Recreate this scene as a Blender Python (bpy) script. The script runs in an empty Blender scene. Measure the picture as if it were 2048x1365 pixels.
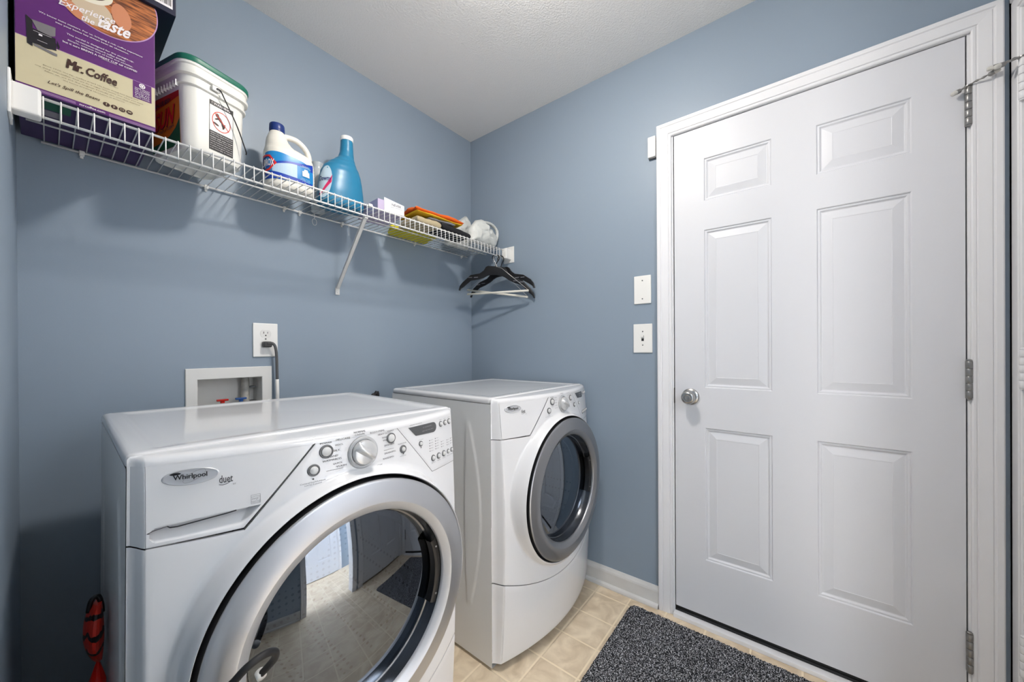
import bpy, bmesh, math, random
from math import sin, cos, pi, radians
from mathutils import Vector, Matrix, Euler, noise
random.seed(7)
C = bpy.context.scene.collection
SC = bpy.context.scene

# ------------------------------------------------------------------ camera
F_PX, CY_PX = 729.78, 701.16
YAW, PITCH, ROLL = radians(51.7817), radians(-0.1563), radians(-0.3453)
CAM = Vector((-1.6804, -1.6522, 1.1555))
fw = Vector((sin(YAW)*cos(PITCH), cos(YAW)*cos(PITCH), sin(PITCH)))
rt = Vector((cos(YAW), -sin(YAW), 0)); up = rt.cross(fw)
rt2 = rt*cos(ROLL) + up*sin(ROLL); up2 = up*cos(ROLL) - rt*sin(ROLL)
cd = bpy.data.cameras.new('camera'); cam = bpy.data.objects.new('camera', cd); C.objects.link(cam)
M = Matrix((rt2, up2, -fw)).transposed().to_4x4(); M.translation = CAM
cam.matrix_world = M
cd.sensor_width = 36; cd.sensor_fit = 'HORIZONTAL'; cd.lens = F_PX/2048*36
cd.shift_y = (CY_PX-682.5)/2048; cd.clip_start = 0.01
SC.camera = cam
# ------------------------------------------------------------------ world, exposure
w = bpy.data.worlds.new('daylight'); SC.world = w; w.use_nodes = True
bg = w.node_tree.nodes['Background']; bg.inputs[0].default_value = (0.97, 0.98, 1.0, 1); bg.inputs[1].default_value = 15.5
SC.view_settings.view_transform = 'Standard'; SC.view_settings.look = 'None'
SC.view_settings.exposure = 0.0; SC.view_settings.gamma = 1.0
LAMP_STRENGTH = 295.0
LAMP_XY = (-0.92, -1.10)

# ------------------------------------------------------------------ materials
def lin(c):
    c = c/255.0
    return c/12.92 if c <= 0.04045 else ((c+0.055)/1.055)**2.4
def rgb(r, g, b): return (lin(r), lin(g), lin(b), 1)
MATS = {}
def mat(name, col, rough=0.5, metal=0.0, bump=None, spec=0.5, emit=None, coat=0.0, alpha=1.0, trans=0.0, mottle=None, ior=1.45):
    if name in MATS: return MATS[name]
    m = bpy.data.materials.new(name); m.use_nodes = True; MATS[name] = m
    nt = m.node_tree; b = nt.nodes['Principled BSDF']
    c = rgb(*col) if len(col) == 3 else col
    b.inputs['Base Color'].default_value = c
    b.inputs['Roughness'].default_value = rough; b.inputs['Metallic'].default_value = metal
    b.inputs['Specular IOR Level'].default_value = spec; b.inputs['IOR'].default_value = ior
    b.inputs['Coat Weight'].default_value = coat; b.inputs['Coat Roughness'].default_value = 0.05
    b.inputs['Alpha'].default_value = alpha; b.inputs['Transmission Weight'].default_value = trans
    if emit:
        b.inputs['Emission Color'].default_value = rgb(*emit[0]); b.inputs['Emission Strength'].default_value = emit[1]
    tc = nt.nodes.new('ShaderNodeTexCoord')
    if mottle:
        scale, amount = mottle
        n = nt.nodes.new('ShaderNodeTexNoise'); n.inputs['Scale'].default_value = scale; n.inputs['Detail'].default_value = 5
        mx = nt.nodes.new('ShaderNodeMixRGB'); mx.blend_type = 'MULTIPLY'; mx.inputs[0].default_value = 1
        cr = nt.nodes.new('ShaderNodeValToRGB')
        cr.color_ramp.elements[0].position = .3; cr.color_ramp.elements[0].color = (1-amount, 1-amount, 1-amount, 1)
        cr.color_ramp.elements[1].position = .7
        nt.links.new(tc.outputs['Object'], n.inputs['Vector']); nt.links.new(n.outputs[0], cr.inputs[0])
        mx.inputs[1].default_value = c
        nt.links.new(cr.outputs[0], mx.inputs[2]); nt.links.new(mx.outputs[0], b.inputs['Base Color'])
    if bump:
        scale, strength, dist = bump
        n = nt.nodes.new('ShaderNodeTexNoise'); n.inputs['Scale'].default_value = scale; n.inputs['Detail'].default_value = 4
        bp = nt.nodes.new('ShaderNodeBump'); bp.inputs['Strength'].default_value = strength; bp.inputs['Distance'].default_value = dist
        nt.links.new(tc.outputs['Object'], n.inputs['Vector']); nt.links.new(n.outputs[0], bp.inputs['Height'])
        nt.links.new(bp.outputs[0], b.inputs['Normal'])
    return m
PAINT = mat('blue_wall_paint', (141, 155, 169), 0.42, bump=(260, .12, .001), spec=.4)
CEIL = mat('textured_ceiling_paint', (234, 233, 231), 0.9, bump=(150, .55, .004))
TRIM = mat('white_trim_paint', (232, 232, 234), 0.35)
DOORW = mat('white_door_paint', (217, 218, 222), 0.40, spec=.35)
SCUFF = mat('scuffed_baseboard_paint', (218, 217, 215), 0.45, mottle=(14, .10))
WHITEP = mat('white_plastic', (226, 225, 221), 0.35)
PLATEP = mat('white_wall_plate_plastic', (238, 237, 233), 0.32)
WIREW = mat('white_vinyl_wire', (232, 231, 228), 0.3)
ENAM = mat('white_enamel', (222, 222, 223), 0.18, coat=.5)
ENAMS = mat('white_side_enamel', (226, 226, 225), 0.28)
SILVER = mat('brushed_silver', (186, 187, 190), 0.36, metal=.85)
SILVERD = mat('brushed_grey_silver', (150, 151, 154), 0.30, metal=.8)
for m_ in (SILVER, SILVERD):
    nt_ = m_.node_tree; tg_ = nt_.nodes.new('ShaderNodeTangent'); tg_.direction_type = 'RADIAL'; tg_.axis = 'Y'
    nt_.links.new(tg_.outputs[0], nt_.nodes['Principled BSDF'].inputs['Tangent']); nt_.nodes['Principled BSDF'].inputs['Anisotropic'].default_value = .75
BEVEL = mat('satin_silver_bevel', (196, 197, 200), 0.42, metal=.5)
CHROME = mat('dark_chrome', (120, 122, 126), 0.15, metal=.9)
GREYR = mat('grey_button_ring', (104, 105, 106), 0.35)
BTN = mat('light_button', (206, 206, 205), 0.3)
KNOBM = mat('silver_knob', (206, 206, 206), 0.28, metal=.35)
INK = mat('dark_grey_ink', (70, 70, 72), 0.5)
INKL = mat('light_grey_ink', (140, 140, 142), 0.5)
SEAM = mat('dark_gap', (52, 52, 54), 0.7)
BLACK = mat('black_plastic', (24, 24, 26), 0.32)
RUBBER = mat('black_rubber', (28, 28, 30), 0.55)
DISP = mat('smoky_display', (84, 85, 87), 0.2)
STEEL = mat('satin_nickel', (176, 175, 173), 0.27, metal=.95)
HINGE = mat('worn_steel_hinge', (150, 149, 147), 0.38, metal=.85)
DRUM = mat('steel_drum', (96, 98, 102), 0.4, metal=.7)
GREYRUB = mat('grey_gasket_rubber', (60, 61, 64), 0.6)
CORD = mat('grey_cord', (88, 88, 88), 0.5)
RED = mat('red_plastic_film', (196, 34, 24), 0.3)

def glass_mat(name, tint, refl):
    m = bpy.data.materials.new(name); m.use_nodes = True; nt = m.node_tree
    for n in list(nt.nodes): nt.nodes.remove(n)
    o = nt.nodes.new('ShaderNodeOutputMaterial'); mx = nt.nodes.new('ShaderNodeMixShader')
    t = nt.nodes.new('ShaderNodeBsdfTransparent'); t.inputs[0].default_value = tint
    g = nt.nodes.new('ShaderNodeBsdfGlossy'); g.inputs['Roughness'].default_value = .015; g.inputs[0].default_value = (.62, .70, .82, 1)
    lw = nt.nodes.new('ShaderNodeLayerWeight'); lw.inputs[0].default_value = .35
    ma = nt.nodes.new('ShaderNodeMath'); ma.operation = 'MULTIPLY_ADD'; ma.inputs[1].default_value = .5; ma.inputs[2].default_value = refl
    nt.links.new(lw.outputs['Fresnel'], ma.inputs[0]); nt.links.new(ma.outputs[0], mx.inputs[0])
    nt.links.new(t.outputs[0], mx.inputs[1]); nt.links.new(g.outputs[0], mx.inputs[2]); nt.links.new(mx.outputs[0], o.inputs[0])
    return m
GLASS = glass_mat('smoked_door_glass', (.31, .32, .34, 1), .25)

def floor_mat():
    m = bpy.data.materials.new('beige_tile_vinyl'); m.use_nodes = True; nt = m.node_tree; b = nt.nodes['Principled BSDF']
    tc = nt.nodes.new('ShaderNodeTexCoord'); mp = nt.nodes.new('ShaderNodeMapping')
    T = 0.1549
    mp.inputs['Location'].default_value = (0.2334/T, 0.8831/T, 0); mp.inputs['Scale'].default_value = (1/T, 1/T, 1)
    nt.links.new(tc.outputs['Object'], mp.inputs[0])
    sx = nt.nodes.new('ShaderNodeSeparateXYZ'); nt.links.new(mp.outputs[0], sx.inputs[0])
    def line(out):
        fr = nt.nodes.new('ShaderNodeMath'); fr.operation = 'FRACT'; nt.links.new(out, fr.inputs[0])
        s = nt.nodes.new('ShaderNodeMath'); s.operation = 'SUBTRACT'; s.inputs[1].default_value = .5; nt.links.new(fr.outputs[0], s.inputs[0])
        a = nt.nodes.new('ShaderNodeMath'); a.operation = 'ABSOLUTE'; nt.links.new(s.outputs[0], a.inputs[0]); return a.outputs[0]
    mxx = nt.nodes.new('ShaderNodeMath'); mxx.operation = 'MAXIMUM'
    nt.links.new(line(sx.outputs[0]), mxx.inputs[0]); nt.links.new(line(sx.outputs[1]), mxx.inputs[1])
    g = nt.nodes.new('ShaderNodeMapRange'); g.inputs[1].default_value = .472; g.inputs[2].default_value = .486
    nt.links.new(mxx.outputs[0], g.inputs[0])
    n = nt.nodes.new('ShaderNodeTexNoise'); n.inputs['Scale'].default_value = 13; n.inputs['Detail'].default_value = 8; n.inputs['Distortion'].default_value = .8
    nt.links.new(tc.outputs['Object'], n.inputs[0])
    cr = nt.nodes.new('ShaderNodeValToRGB'); nt.links.new(n.outputs[0], cr.inputs[0])
    cr.color_ramp.elements[0].position = .36; cr.color_ramp.elements[0].color = rgb(202, 182, 154)
    cr.color_ramp.elements[1].position = .66; cr.color_ramp.elements[1].color = rgb(230, 213, 186)
    mx = nt.nodes.new('ShaderNodeMixRGB'); nt.links.new(g.outputs[0], mx.inputs[0]); nt.links.new(cr.outputs[0], mx.inputs[1])
    mx.inputs[2].default_value = rgb(236, 219, 190); nt.links.new(mx.outputs[0], b.inputs['Base Color'])
    b.inputs['Roughness'].default_value = .45
    bp = nt.nodes.new('ShaderNodeBump'); bp.inputs['Strength'].default_value = .5; bp.inputs['Distance'].default_value = .0015
    e = nt.nodes.new('ShaderNodeMapRange'); e.inputs[1].default_value = .455; e.inputs[2].default_value = .475; e.inputs[3].default_value = 1; e.inputs[4].default_value = 0
    nt.links.new(mxx.outputs[0], e.inputs[0]); nt.links.new(e.outputs[0], bp.inputs['Height']); nt.links.new(bp.outputs[0], b.inputs['Normal'])
    return m

# ------------------------------------------------------------------ mesh builder
class MB:
    def __init__(s): s.v = []; s.f = []; s.m = []; s.cur = 0; s.sm = []
    def add(s, verts, faces, smooth=False):
        o = len(s.v); s.v += [tuple(p) for p in verts]
        for f in faces: s.f.append([o+i for i in f]); s.m.append(s.cur); s.sm.append(smooth)
    def grid(s, rows, smooth=True, close_u=False, close_v=False, flip=False):
        n, k = len(rows), len(rows[0]); vs = [p for r in rows for p in r]; fs = []
        for i in range(n if close_v else n-1):
            for j in range(k if close_u else k-1):
                a, b = i*k+j, i*k+(j+1) % k; c, d = ((i+1) % n)*k+(j+1) % k, ((i+1) % n)*k+j
                fs.append([a, d, c, b] if flip else [a, b, c, d])
        s.add(vs, fs, smooth)
    def box(s, x0, x1, y0, y1, z0, z1, bev=0.0, seg=2, M=None):
        bm = bmesh.new(); bmesh.ops.create_cube(bm, size=1)
        for v in bm.verts:
            v.co = Vector(((x0+x1)/2+v.co.x*(x1-x0), (y0+y1)/2+v.co.y*(y1-y0), (z0+z1)/2+v.co.z*(z1-z0)))
        if bev > 0: bmesh.ops.bevel(bm, geom=list(bm.edges)+list(bm.verts), offset=bev, segments=seg, profile=.5, affect='EDGES')
        s.bm(bm, M, smooth=False)
    def bm(s, bm, M=None, smooth=False):
        bm.verts.index_update()
        s.add([(M @ v.co if M else v.co.copy()) for v in bm.verts], [[v.index for v in f.verts] for f in bm.faces], smooth); bm.free()
    def tube(s, pts, r, n=8, caps=True, smooth=True, closed=False, rs=None):
        pts = [Vector(p) for p in pts]; rows = []; ref = None
        for i, p in enumerate(pts):
            if closed: t = pts[(i+1) % len(pts)]-pts[i-1]
            else: t = pts[min(i+1, len(pts)-1)]-pts[max(i-1, 0)]
            t.normalize()
            if ref is None: ref = Vector((0, 0, 1)) if abs(t.z) < .9 else Vector((1, 0, 0))
            a = (ref - t*ref.dot(t)).normalized(); ref = a; b = t.cross(a); rr = rs[i] if rs else r
            rows.append([p+a*rr*cos(2*pi*k/n)+b*rr*sin(2*pi*k/n) for k in range(n)])
        s.grid(rows, smooth, close_u=True, close_v=closed)
        if caps and not closed:
            s.add(rows[0], [list(range(n))]); s.add(rows[-1], [list(range(n))[::-1]])
    def lathe(s, prof, M=None, n=32, smooth=True):
        rows = []
        for (r, h) in prof:
            row = [Vector((r*cos(2*pi*k/n), r*sin(2*pi*k/n), h)) for k in range(n)]
            rows.append([M @ p for p in row] if M else row)
        s.grid(rows, smooth, close_u=True)
    def poly(s, pts, smooth=False): s.add(pts, [list(range(len(pts)))], smooth)
    def build(s, name, mats, parent=None, M=None, auto=None):
        me = bpy.data.meshes.new(name); me.from_pydata([tuple(p) for p in s.v], [], s.f)
        if not isinstance(mats, (list, tuple)): mats = [mats]
        for m in mats: me.materials.append(m)
        for p, mi, sm in zip(me.polygons, s.m, s.sm): p.material_index = mi; p.use_smooth = sm
        bm = bmesh.new(); bm.from_mesh(me); bmesh.ops.remove_doubles(bm, verts=bm.verts, dist=1e-6); bmesh.ops.recalc_face_normals(bm, faces=bm.faces); bm.to_mesh(me); bm.free()
        if auto is not None: me.set_sharp_from_angle(angle=radians(auto))
        o = bpy.data.objects.new(name, me); C.objects.link(o)
        if M is not None: o.matrix_world = M
        if parent is not None: o.parent = parent
        return o
def tag(o, label=None, cat=None, group=None, kind=None):
    if label: o['label'] = label
    if cat: o['category'] = cat
    if group: o['group'] = group
    if kind: o['kind'] = kind
    return o
def empty(name, loc=(0, 0, 0), rot=(0, 0, 0)):
    o = bpy.data.objects.new(name, None); C.objects.link(o); o.location = loc; o.rotation_euler = rot; o.empty_display_size = .05
    return o
def obox(name, b, m, parent=None, bev=0.0, M=None):
    k = MB(); k.box(*b, bev=bev, M=M); return k.build(name, m, parent)
def AX(axis, loc):
    """matrix taking local z to a direction, at loc"""
    q = Vector((0, 0, 1)).rotation_difference(Vector(axis)); return Matrix.Translation(Vector(loc)) @ q.to_matrix().to_4x4()
TXT = {}
def text_geo(s, off=0.0):
    if (s, off) in TXT: return TXT[(s, off)]
    cu = bpy.data.curves.new('t', 'FONT'); cu.body = s; cu.size = 1; cu.resolution_u = 2; cu.offset = off
    o = bpy.data.objects.new('t', cu); C.objects.link(o); dg = bpy.context.evaluated_depsgraph_get(); dg.update()
    me = bpy.data.meshes.new_from_object(o.evaluated_get(dg)); vs = [v.co.copy() for v in me.vertices]; fs = [list(p.vertices) for p in me.polygons]
    bpy.data.objects.remove(o); bpy.data.curves.remove(cu); bpy.data.meshes.remove(me)
    x0 = min(v.x for v in vs); x1 = max(v.x for v in vs); y0 = min(v.y for v in vs); y1 = max(v.y for v in vs)
    TXT[(s, off)] = (vs, fs, x0, x1, y0, y1); return TXT[(s, off)]
def text(mb, s, fn, x0, x1, z0, z1, shear=0.0, bold=0.0, rise=0.0, arc=None):
    """lay the string in the rectangle x0..x1, z0..z1 of the surface fn(x, z) -> point"""
    vs, fs, a0, a1, b0, b1 = text_geo(s, 0.0 if (not bold or 'W' in s or 'M' in s) else .010 if bold < .0008 else .026)
    wide = bold and ('W' in s or 'M' in s) and abs(x1-x0) < 1
    for n_, dx in enumerate((-.5, 0, .5) if wide else (0,)):
        out = []
        for v in vs:
            u = (v.x-a0)/(a1-a0); t = (v.y-b0)/(b1-b0)
            x = x0+(x1-x0)*u+shear*(z1-z0)*(t-.5)+dx*bold; z = z0+(z1-z0)*t+rise*u
            q_ = fn(x, z); out.append((q_[0], q_[1]-.00006*n_, q_[2]))
        mb.add(out, fs)

# ------------------------------------------------------------------ the room shell
W_L, W_F, HC = -1.7313, -2.138, 2.4854
YL, DW, ZB, ZT = -1.2284, .811, .0423, 2.0723
def struct(name, mb, m, parent=None, **k):
    o = mb.build(name, m, parent, **k)
    if parent is None: tag(o, kind='structure')
    return o
b = MB(); b.box(-2.9, 1.2, -3.3, .25, -.1, 0); struct('floor', b, floor_mat())
b = MB(); b.box(-1.85, .12, -2.26, .15, HC, HC+.1); struct('ceiling', b, CEIL)
# back wall with the recess of the laundry outlet box
BX0, BX1, BZ0, BZ1 = -1.3605, -1.1650, .90, 1.0555
b = MB(); b.box(W_L-.12, BX0, 0, .13, 0, HC); b.box(BX1, .12, 0, .13, 0, HC); b.box(BX0, BX1, 0, .13, BZ1, HC); b.box(BX0, BX1, 0, .13, 0, BZ0)
struct('wall_back', b, PAINT)
yo0, yo1, zo = YL-DW-.014, YL+.014, ZT+.014
b = MB(); b.box(0, .12, yo1, 0, 0, HC); b.box(0, .12, W_F-.12, yo0, 0, HC); b.box(0, .12, yo0, yo1, zo, HC)
struct('wall_right', b, PAINT)
b = MB(); b.box(W_L-.12, W_L, W_F-.12, 0, 0, HC)
struct('wall_left', b, PAINT)
D2X0, D2X1 = -.6590, -.0490; OP0, OP1 = -1.27, -.785            # closed door, and an opening added behind the camera for fill light
b = MB(); b.box(W_L-.12, OP0, W_F-.12, W_F, 0, HC); b.box(OP1, D2X0-.014, W_F-.12, W_F, 0, HC); b.box(OP0, OP1, W_F-.12, W_F, 2.06, HC); b.box(D2X1+.014, 0, W_F-.12, W_F, 0, HC); b.box(D2X0-.014, D2X1+.014, W_F-.12, W_F, zo, HC)
struct('wall_front', b, PAINT)

def casing_profile(wd):
    return [(0, 0), (0, .009), (.003, .0115), (.008, .0112), (.0105, .0095), (.0125, .0135), (.030, .0155), (wd*.62, .0160), (wd*.66, .0140),
            (wd*.70, .0145), (wd*.74, .0178), (wd*.93, .0182), (wd*.97, .0165), (wd, .0125), (wd, 0)]
def casing(mb, a0, a1, ztop, wd, fn, wd1=None):
    """door casing: inner edges at a0 (low side) and a1 (high side), fn(a, z, proud) -> point"""
    wd1 = wd1 or wd; rows = []
    for t, h in casing_profile(wd):
        s0 = t; s1 = min(t, wd1)
        rows.append([fn(a0-s0, 0, h), fn(a0-s0, ztop+t, h), fn(a1+s1, ztop+t, h), fn(a1+s1, 0, h)])
    mb.grid(rows, smooth=False)
R1 = lambda a, z, h: (-h, a, z)
b = MB(); casing(b, YL-DW-.009, YL+.0105, ZT+.0045, .060, R1); struct('trim_1', b, TRIM)
b = MB()                                                           # jamb lining and stop
b.box(.0, .115, yo0, YL-DW-.0035, 0, ZT+.004); b.box(.0, .115, YL+.0045, yo1, 0, ZT+.004); b.box(.0, .115, yo0, yo1, ZT+.0035, zo)
b.box(.037, .115, YL-DW-.004, YL-DW+.012, 0, ZT+.004); b.box(.037, .115, YL-.012, YL+.006, 0, ZT+.004); b.box(.037, .115, yo0, yo1, ZT-.012, ZT+.004)
b.box(.1, .115, yo0, yo1, 0, zo)
struct('trim_2', b, TRIM)
R2 = lambda a, z, h: (a, W_F+h, z)
b = MB(); casing(b, D2X0-.009, D2X1+.0075, ZT+.0045, .060, R2, wd1=.0405); 
b.box(D2X0-.014, D2X0-.0035, W_F-.1, W_F, 0, ZT+.004); b.box(D2X1+.0035, D2X1+.014, W_F-.1, W_F, 0, ZT+.004); b.box(D2X0-.014, D2X1+.014, W_F-.1, W_F, ZT+.0035, zo)
b.box(D2X0-.014, D2X1+.014, W_F-.11, W_F-.095, 0, zo)
struct('trim_3', b, TRIM)

PC = (.1151, .3438, .4727, .7031); PR = (1.9411, 1.7651, 1.6451, .9917, .8253, .2756)
def panel_door(name, fn, width, zb, zt, depth, m):
    """six raised panels; fn(a, z, d): a along the door, d into the wall"""
    k = MB(); s = width/.811
    pc = [c*s for c in PC]; av = [0, pc[0], pc[1], pc[2], pc[3], width]; zv = [zb, PR[5], PR[4], PR[3], PR[2], PR[1], PR[0], zt]
    for i in range(5):
        for j in range(7):
            x0, x1, z0, z1 = av[i], av[i+1], zv[j], zv[j+1]
            if i in (1, 3) and j in (1, 3, 5):
                loops = []
                for t, d in ((0, 0), (.0015, .0012), (.0035, .0050), (.0065, .0040), (.0095, .0045), (.0130, .0088), (.0155, .0095), (.0175, .0090), (.0400, .0032), (.0430, .0026), (.0445, .0034)):
                    loops.append([fn(x0+t, z0+t, d), fn(x1-t, z0+t, d), fn(x1-t, z1-t, d), fn(x0+t, z1-t, d)])
                k.grid(loops, smooth=False, close_u=True); k.poly(loops[-1])
            else: k.poly([fn(x0, z0, 0), fn(x1, z0, 0), fn(x1, z1, 0), fn(x0, z1, 0)])
    o = [(0, zb), (width, zb), (width, zt), (0, zt)]
    k.grid([[fn(a, z, 0) for a, z in o], [fn(a, z, depth) for a, z in o]], smooth=False, close_u=True)
    k.poly([fn(a, z, depth) for a, z in o])
    return struct(name, k, m)
door1 = panel_door('door_1', lambda a, z, d: (d, YL-a, z), DW, ZB, ZT, .035, DOORW)
door2 = panel_door('door_2', lambda a, z, d: (D2X0+a, W_F-d, z), D2X1-D2X0, .02, ZT, .035, DOORW)
def hinge(name, x, y, z0, z1, m, parent, leaf):
    k = MB(); n = 5; h = (z1-z0)/n
    for i in range(n):
        k.lathe([(0, z0+i*h+.0009), (.0064, z0+i*h+.0009), (.0070, z0+i*h+.0018), (.0070, z0+(i+1)*h-.0018), (.0064, z0+(i+1)*h-.0009), (0, z0+(i+1)*h-.0009)], Matrix.Translation((x, y, 0)), 18)
    k.lathe([(.0045, z0-.002), (.0045, z1+.002)], Matrix.Translation((x, y, 0)), 14)
    k.lathe([(0, z1+.0055), (.004, z1+.005), (.0062, z1+.003), (.0062, z1)], Matrix.Translation((x, y, 0)), 14)
    k.lathe([(.0062, z0), (.0055, z0-.003), (0, z0-.004)], Matrix.Translation((x, y, 0)), 14)
    k.box(*leaf, z0, z1); return k.build(name, m, parent, auto=40)
HY = YL-DW-.0045
for z0, z1 in ((1.805, 1.917), (1.003, 1.113), (.197, .311)):
    hinge('hinge', -.0085, HY, z0, z1, HINGE, door1, (-.0075, -.0002, HY-.0008, HY+.0060))
    zz0, zz1 = {1.805: (1.8248, 1.9364), 1.003: (1.041, 1.147), .197: (.255, .364)}[z0]
    hinge('hinge', D2X1+.002, W_F+.0095, zz0, zz1, TRIM, door2, (D2X1-.006, D2X1+.0028, W_F+.0002, W_F+.0080))
# knob, rosette, latch
root = empty('door_knob', (0, 0, 0)); root.parent = door1
k = MB(); k.lathe([(0, .0), (.034, .0), (.034, .004), (.031, .0075), (.022, .0100), (.014, .0115), (.0135, .022)], AX((-1, 0, 0), (0, -1.2900, .9510)), 40)
kn = k.build('knob_rosette', STEEL, root, auto=40)
k = MB(); k.lathe([(.0115, .018), (.0125, .026), (.020, .031), (.0262, .038), (.0275, .046), (.0255, .054), (.0205, .0590), (.0150, .0600), (.0120, .0590)], AX((-1, 0, 0), (0, -1.2900, .9510)), 40)
k.build('knob', STEEL, root, auto=50)
k = MB(); k.lathe([(.0120, .0590), (.0112, .0605), (.0100, .0618), (0, .0622)], AX((-1, 0, 0), (0, -1.2900, .9510)), 24)
k.box(-.0645, -.0615, -1.2915, -1.2885, .9440, .9580); k.build('lock_button', STEEL, root, auto=40)
k = MB(); k.lathe([(0, .0085), (.0022, .0085), (.0022, .0062)], AX((-1, 0, 0), (0, -1.3170, .9530)), 10); k.build('screw', INK, root)
k = MB(); k.box(-.0006, .02, YL+.0038, YL+.0050, .918, .984); k.build('strike_plate', HINGE, door1)
# threshold and sweep
k = MB(); k.box(-.024, .11, YL-DW-.010, YL+.0065, 0, .0165, bev=.0015); struct('trim_4', k, TRIM)
k = MB(); k.box(.004, .036, YL-DW-.0035, YL+.0035, .0168, .0270, bev=.0015); k.box(.008, .034, YL-DW-.0035, YL+.0035, .0270, .0345, bev=.001); k.box(.003, .032, YL-DW-.0030, YL+.0030, .0345, ZB-.0004, bev=.001)
k.build('door_sweep', RUBBER, door1)
# baseboards with shoe
def base(name, fn, a0, a1):
    k = MB(); pr = [(0, 0), (.024, 0), (.0245, .006), (.022, .014), (.017, .0190), (.0125, .0200), (.0125, .070), (.0110, .078), (.0070, .086), (.0050, .0915), (0, .0920)]
    k.grid([[fn(a, t, z) for (t, z) in pr] for a in (a0, a1)], smooth=False); return struct(name, k, SCUFF)
base('baseboard_right', lambda a, t, z: (-t, a, z), 0, YL+.0705)
base('baseboard_back', lambda a, t, z: (a, -t, z), W_L, 0)
base('baseboard_left', lambda a, t, z: (W_L+t, a, z), W_F, 0)
base('baseboard_front', lambda a, t, z: (a, W_F+t, z), W_L, OP0-.04)
# casing around the added fill-light opening behind the camera
b = MB(); casing(b, OP0+.014, OP1-.014, 2.046, .050, R2)
b.box(OP0, OP0+.010, W_F-.12, W_F, 0, 2.06); b.box(OP1-.010, OP1, W_F-.12, W_F, 0, 2.06); b.box(OP0, OP1, W_F-.12, W_F, 2.05, 2.06)
struct('trim_5', b, TRIM)

# wall and panel door added beyond the opening for the washer glass to reflect
b = MB(); b.box(-2.9, 1.2, -3.30, -3.20, 0, 2.30); struct('wall_added', b, PAINT)
R4 = lambda a, z, h: (a, -3.20+h, z)
b = MB(); casing(b, -1.47, -.65, 2.04, .060, R4); struct('trim_6', b, TRIM)
panel_door('door_3', lambda a, z, d: (-1.465+a, -3.165-d, z), .81, .01, 2.03, .03, DOORW)

# ------------------------------------------------------------------ ceiling lamp
root = tag(empty('ceiling_light', (LAMP_XY[0], LAMP_XY[1], HC)), 'small round white flush ceiling light with a domed frosted lens', 'ceiling light')
k = MB(); k.lathe([(0, 0), (.098, 0), (.100, -.006), (.100, -.040), (.096, -.046), (.080, -.048), (.078, -.044)], None, 48); k.build('lamp_housing', WHITEP, root, auto=40)
k = MB(); k.lathe([(.075, -.0440), (.0745, -.055), (.069, -.070), (.056, -.083), (.035, -.092), (0, -.096)], None, 48)
k.build('lamp_lens', mat('lit_frosted_glass', (250, 248, 242), .5, emit=((255, 248, 240), LAMP_STRENGTH)), root)

# ------------------------------------------------------------------ wall plates
def screw(k, M): k.lathe([(0, .0018), (.0026, .0014), (.0032, 0)], M, 12)
root = tag(empty('blank_wall_plate', (0, -1.0912, 1.4238)), 'blank white wall plate on the blue wall above the light switch', 'wall plate')
obox('cover_plate', (-.0062, 0, -.0385, .0385, -.0640, .0640), PLATEP, root, bev=.0025)
for z in (-.0415, .0415):
    k = MB(); screw(k, AX((-1, 0, 0), (-.006, 0, z))); k.build('screw', GREYR, root)
root = tag(empty('light_switch', (0, -1.0917, 1.2022)), 'white toggle light switch on the blue wall beside the door casing', 'light switch')
obox('cover_plate', (-.0062, 0, -.0425, .0425, -.0655, .0655), PLATEP, root, bev=.0025)
obox('switch_slot', (-.0066, -.005, -.0055, .0055, -.0125, .0125), SEAM, root)
k = MB(); k.box(-.010, .004, -.0042, .0042, -.0045, .0055, bev=.001, M=Matrix.Translation((-.0055, 0, .004)) @ Matrix.Rotation(radians(35), 4, 'Y')); k.build('toggle', WHITEP, root)
for z in (-.031, .031):
    k = MB(); screw(k, AX((-1, 0, 0), (-.006, 0, z))); k.build('screw', GREYR, root)
root = tag(empty('door_sensor', (0, -1.1385, 2.0500)), 'small white door sensor on the blue wall at the top of the door casing', 'door sensor')
obox('sensor_cover', (-.0190, 0, -.0165, .0165, -.0430, .0480), PLATEP, root, bev=.003)
obox('sensor_base', (-.0120, 0, -.0150, .0150, -.0470, -.0425), GREYR, root, bev=.001)
# outlet at the back wall
OX = -1.1527
root = tag(empty('power_outlet', (OX, 0, 1.1978)), 'white duplex power outlet on the back wall above the washing machine', 'power outlet')
obox('cover_plate', (-.0424, .0424, -.0062, 0, -.0656, .0656), PLATEP, root, bev=.0025)
for z in (.0250, -.0170):
    k = MB(); pts = []
    for i in range(32):
        a = 2*pi*i/32; x = .0172*cos(a)*1.06; y = max(-.0135, min(.0135, .0178*sin(a))); pts.append((x, y))
    k.grid([[(x*s, -h, z+y*s) for x, y in pts] for s, h in ((1.05, .0060), (1.04, .0066), (1.0, .0070), (0, .0070))], smooth=False, close_u=True)
    r_ = k.build('receptacle', WHITEP, root)
    k = MB()
    k.grid([[(x*s, -.00615, z+y*s) for x, y in pts] for s in (1.05, 1.12)], smooth=False, close_u=True)
    if z > 0:
        k.box(-.0078, -.0058, -.0073, -.006, z-.0002, z+.0078); k.box(.0055, .0073, -.0073, -.006, z+.0004, z+.0072)
        k.lathe([(0, .0073), (.0026, .0073), (.0026, .006)], AX((0, -1, 0), (0, 0, z-.0068)), 12)
    k.build('socket_slots', BLACK, r_)
k = MB(); screw(k, AX((0, -1, 0), (0, -.006, .0042))); k.build('screw', GREYR, root)
root = tag(empty('power_plug', (OX, -.0072, 1.1808)), 'dark grey power plug with its cord in the lower socket of the outlet', 'plug')
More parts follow.
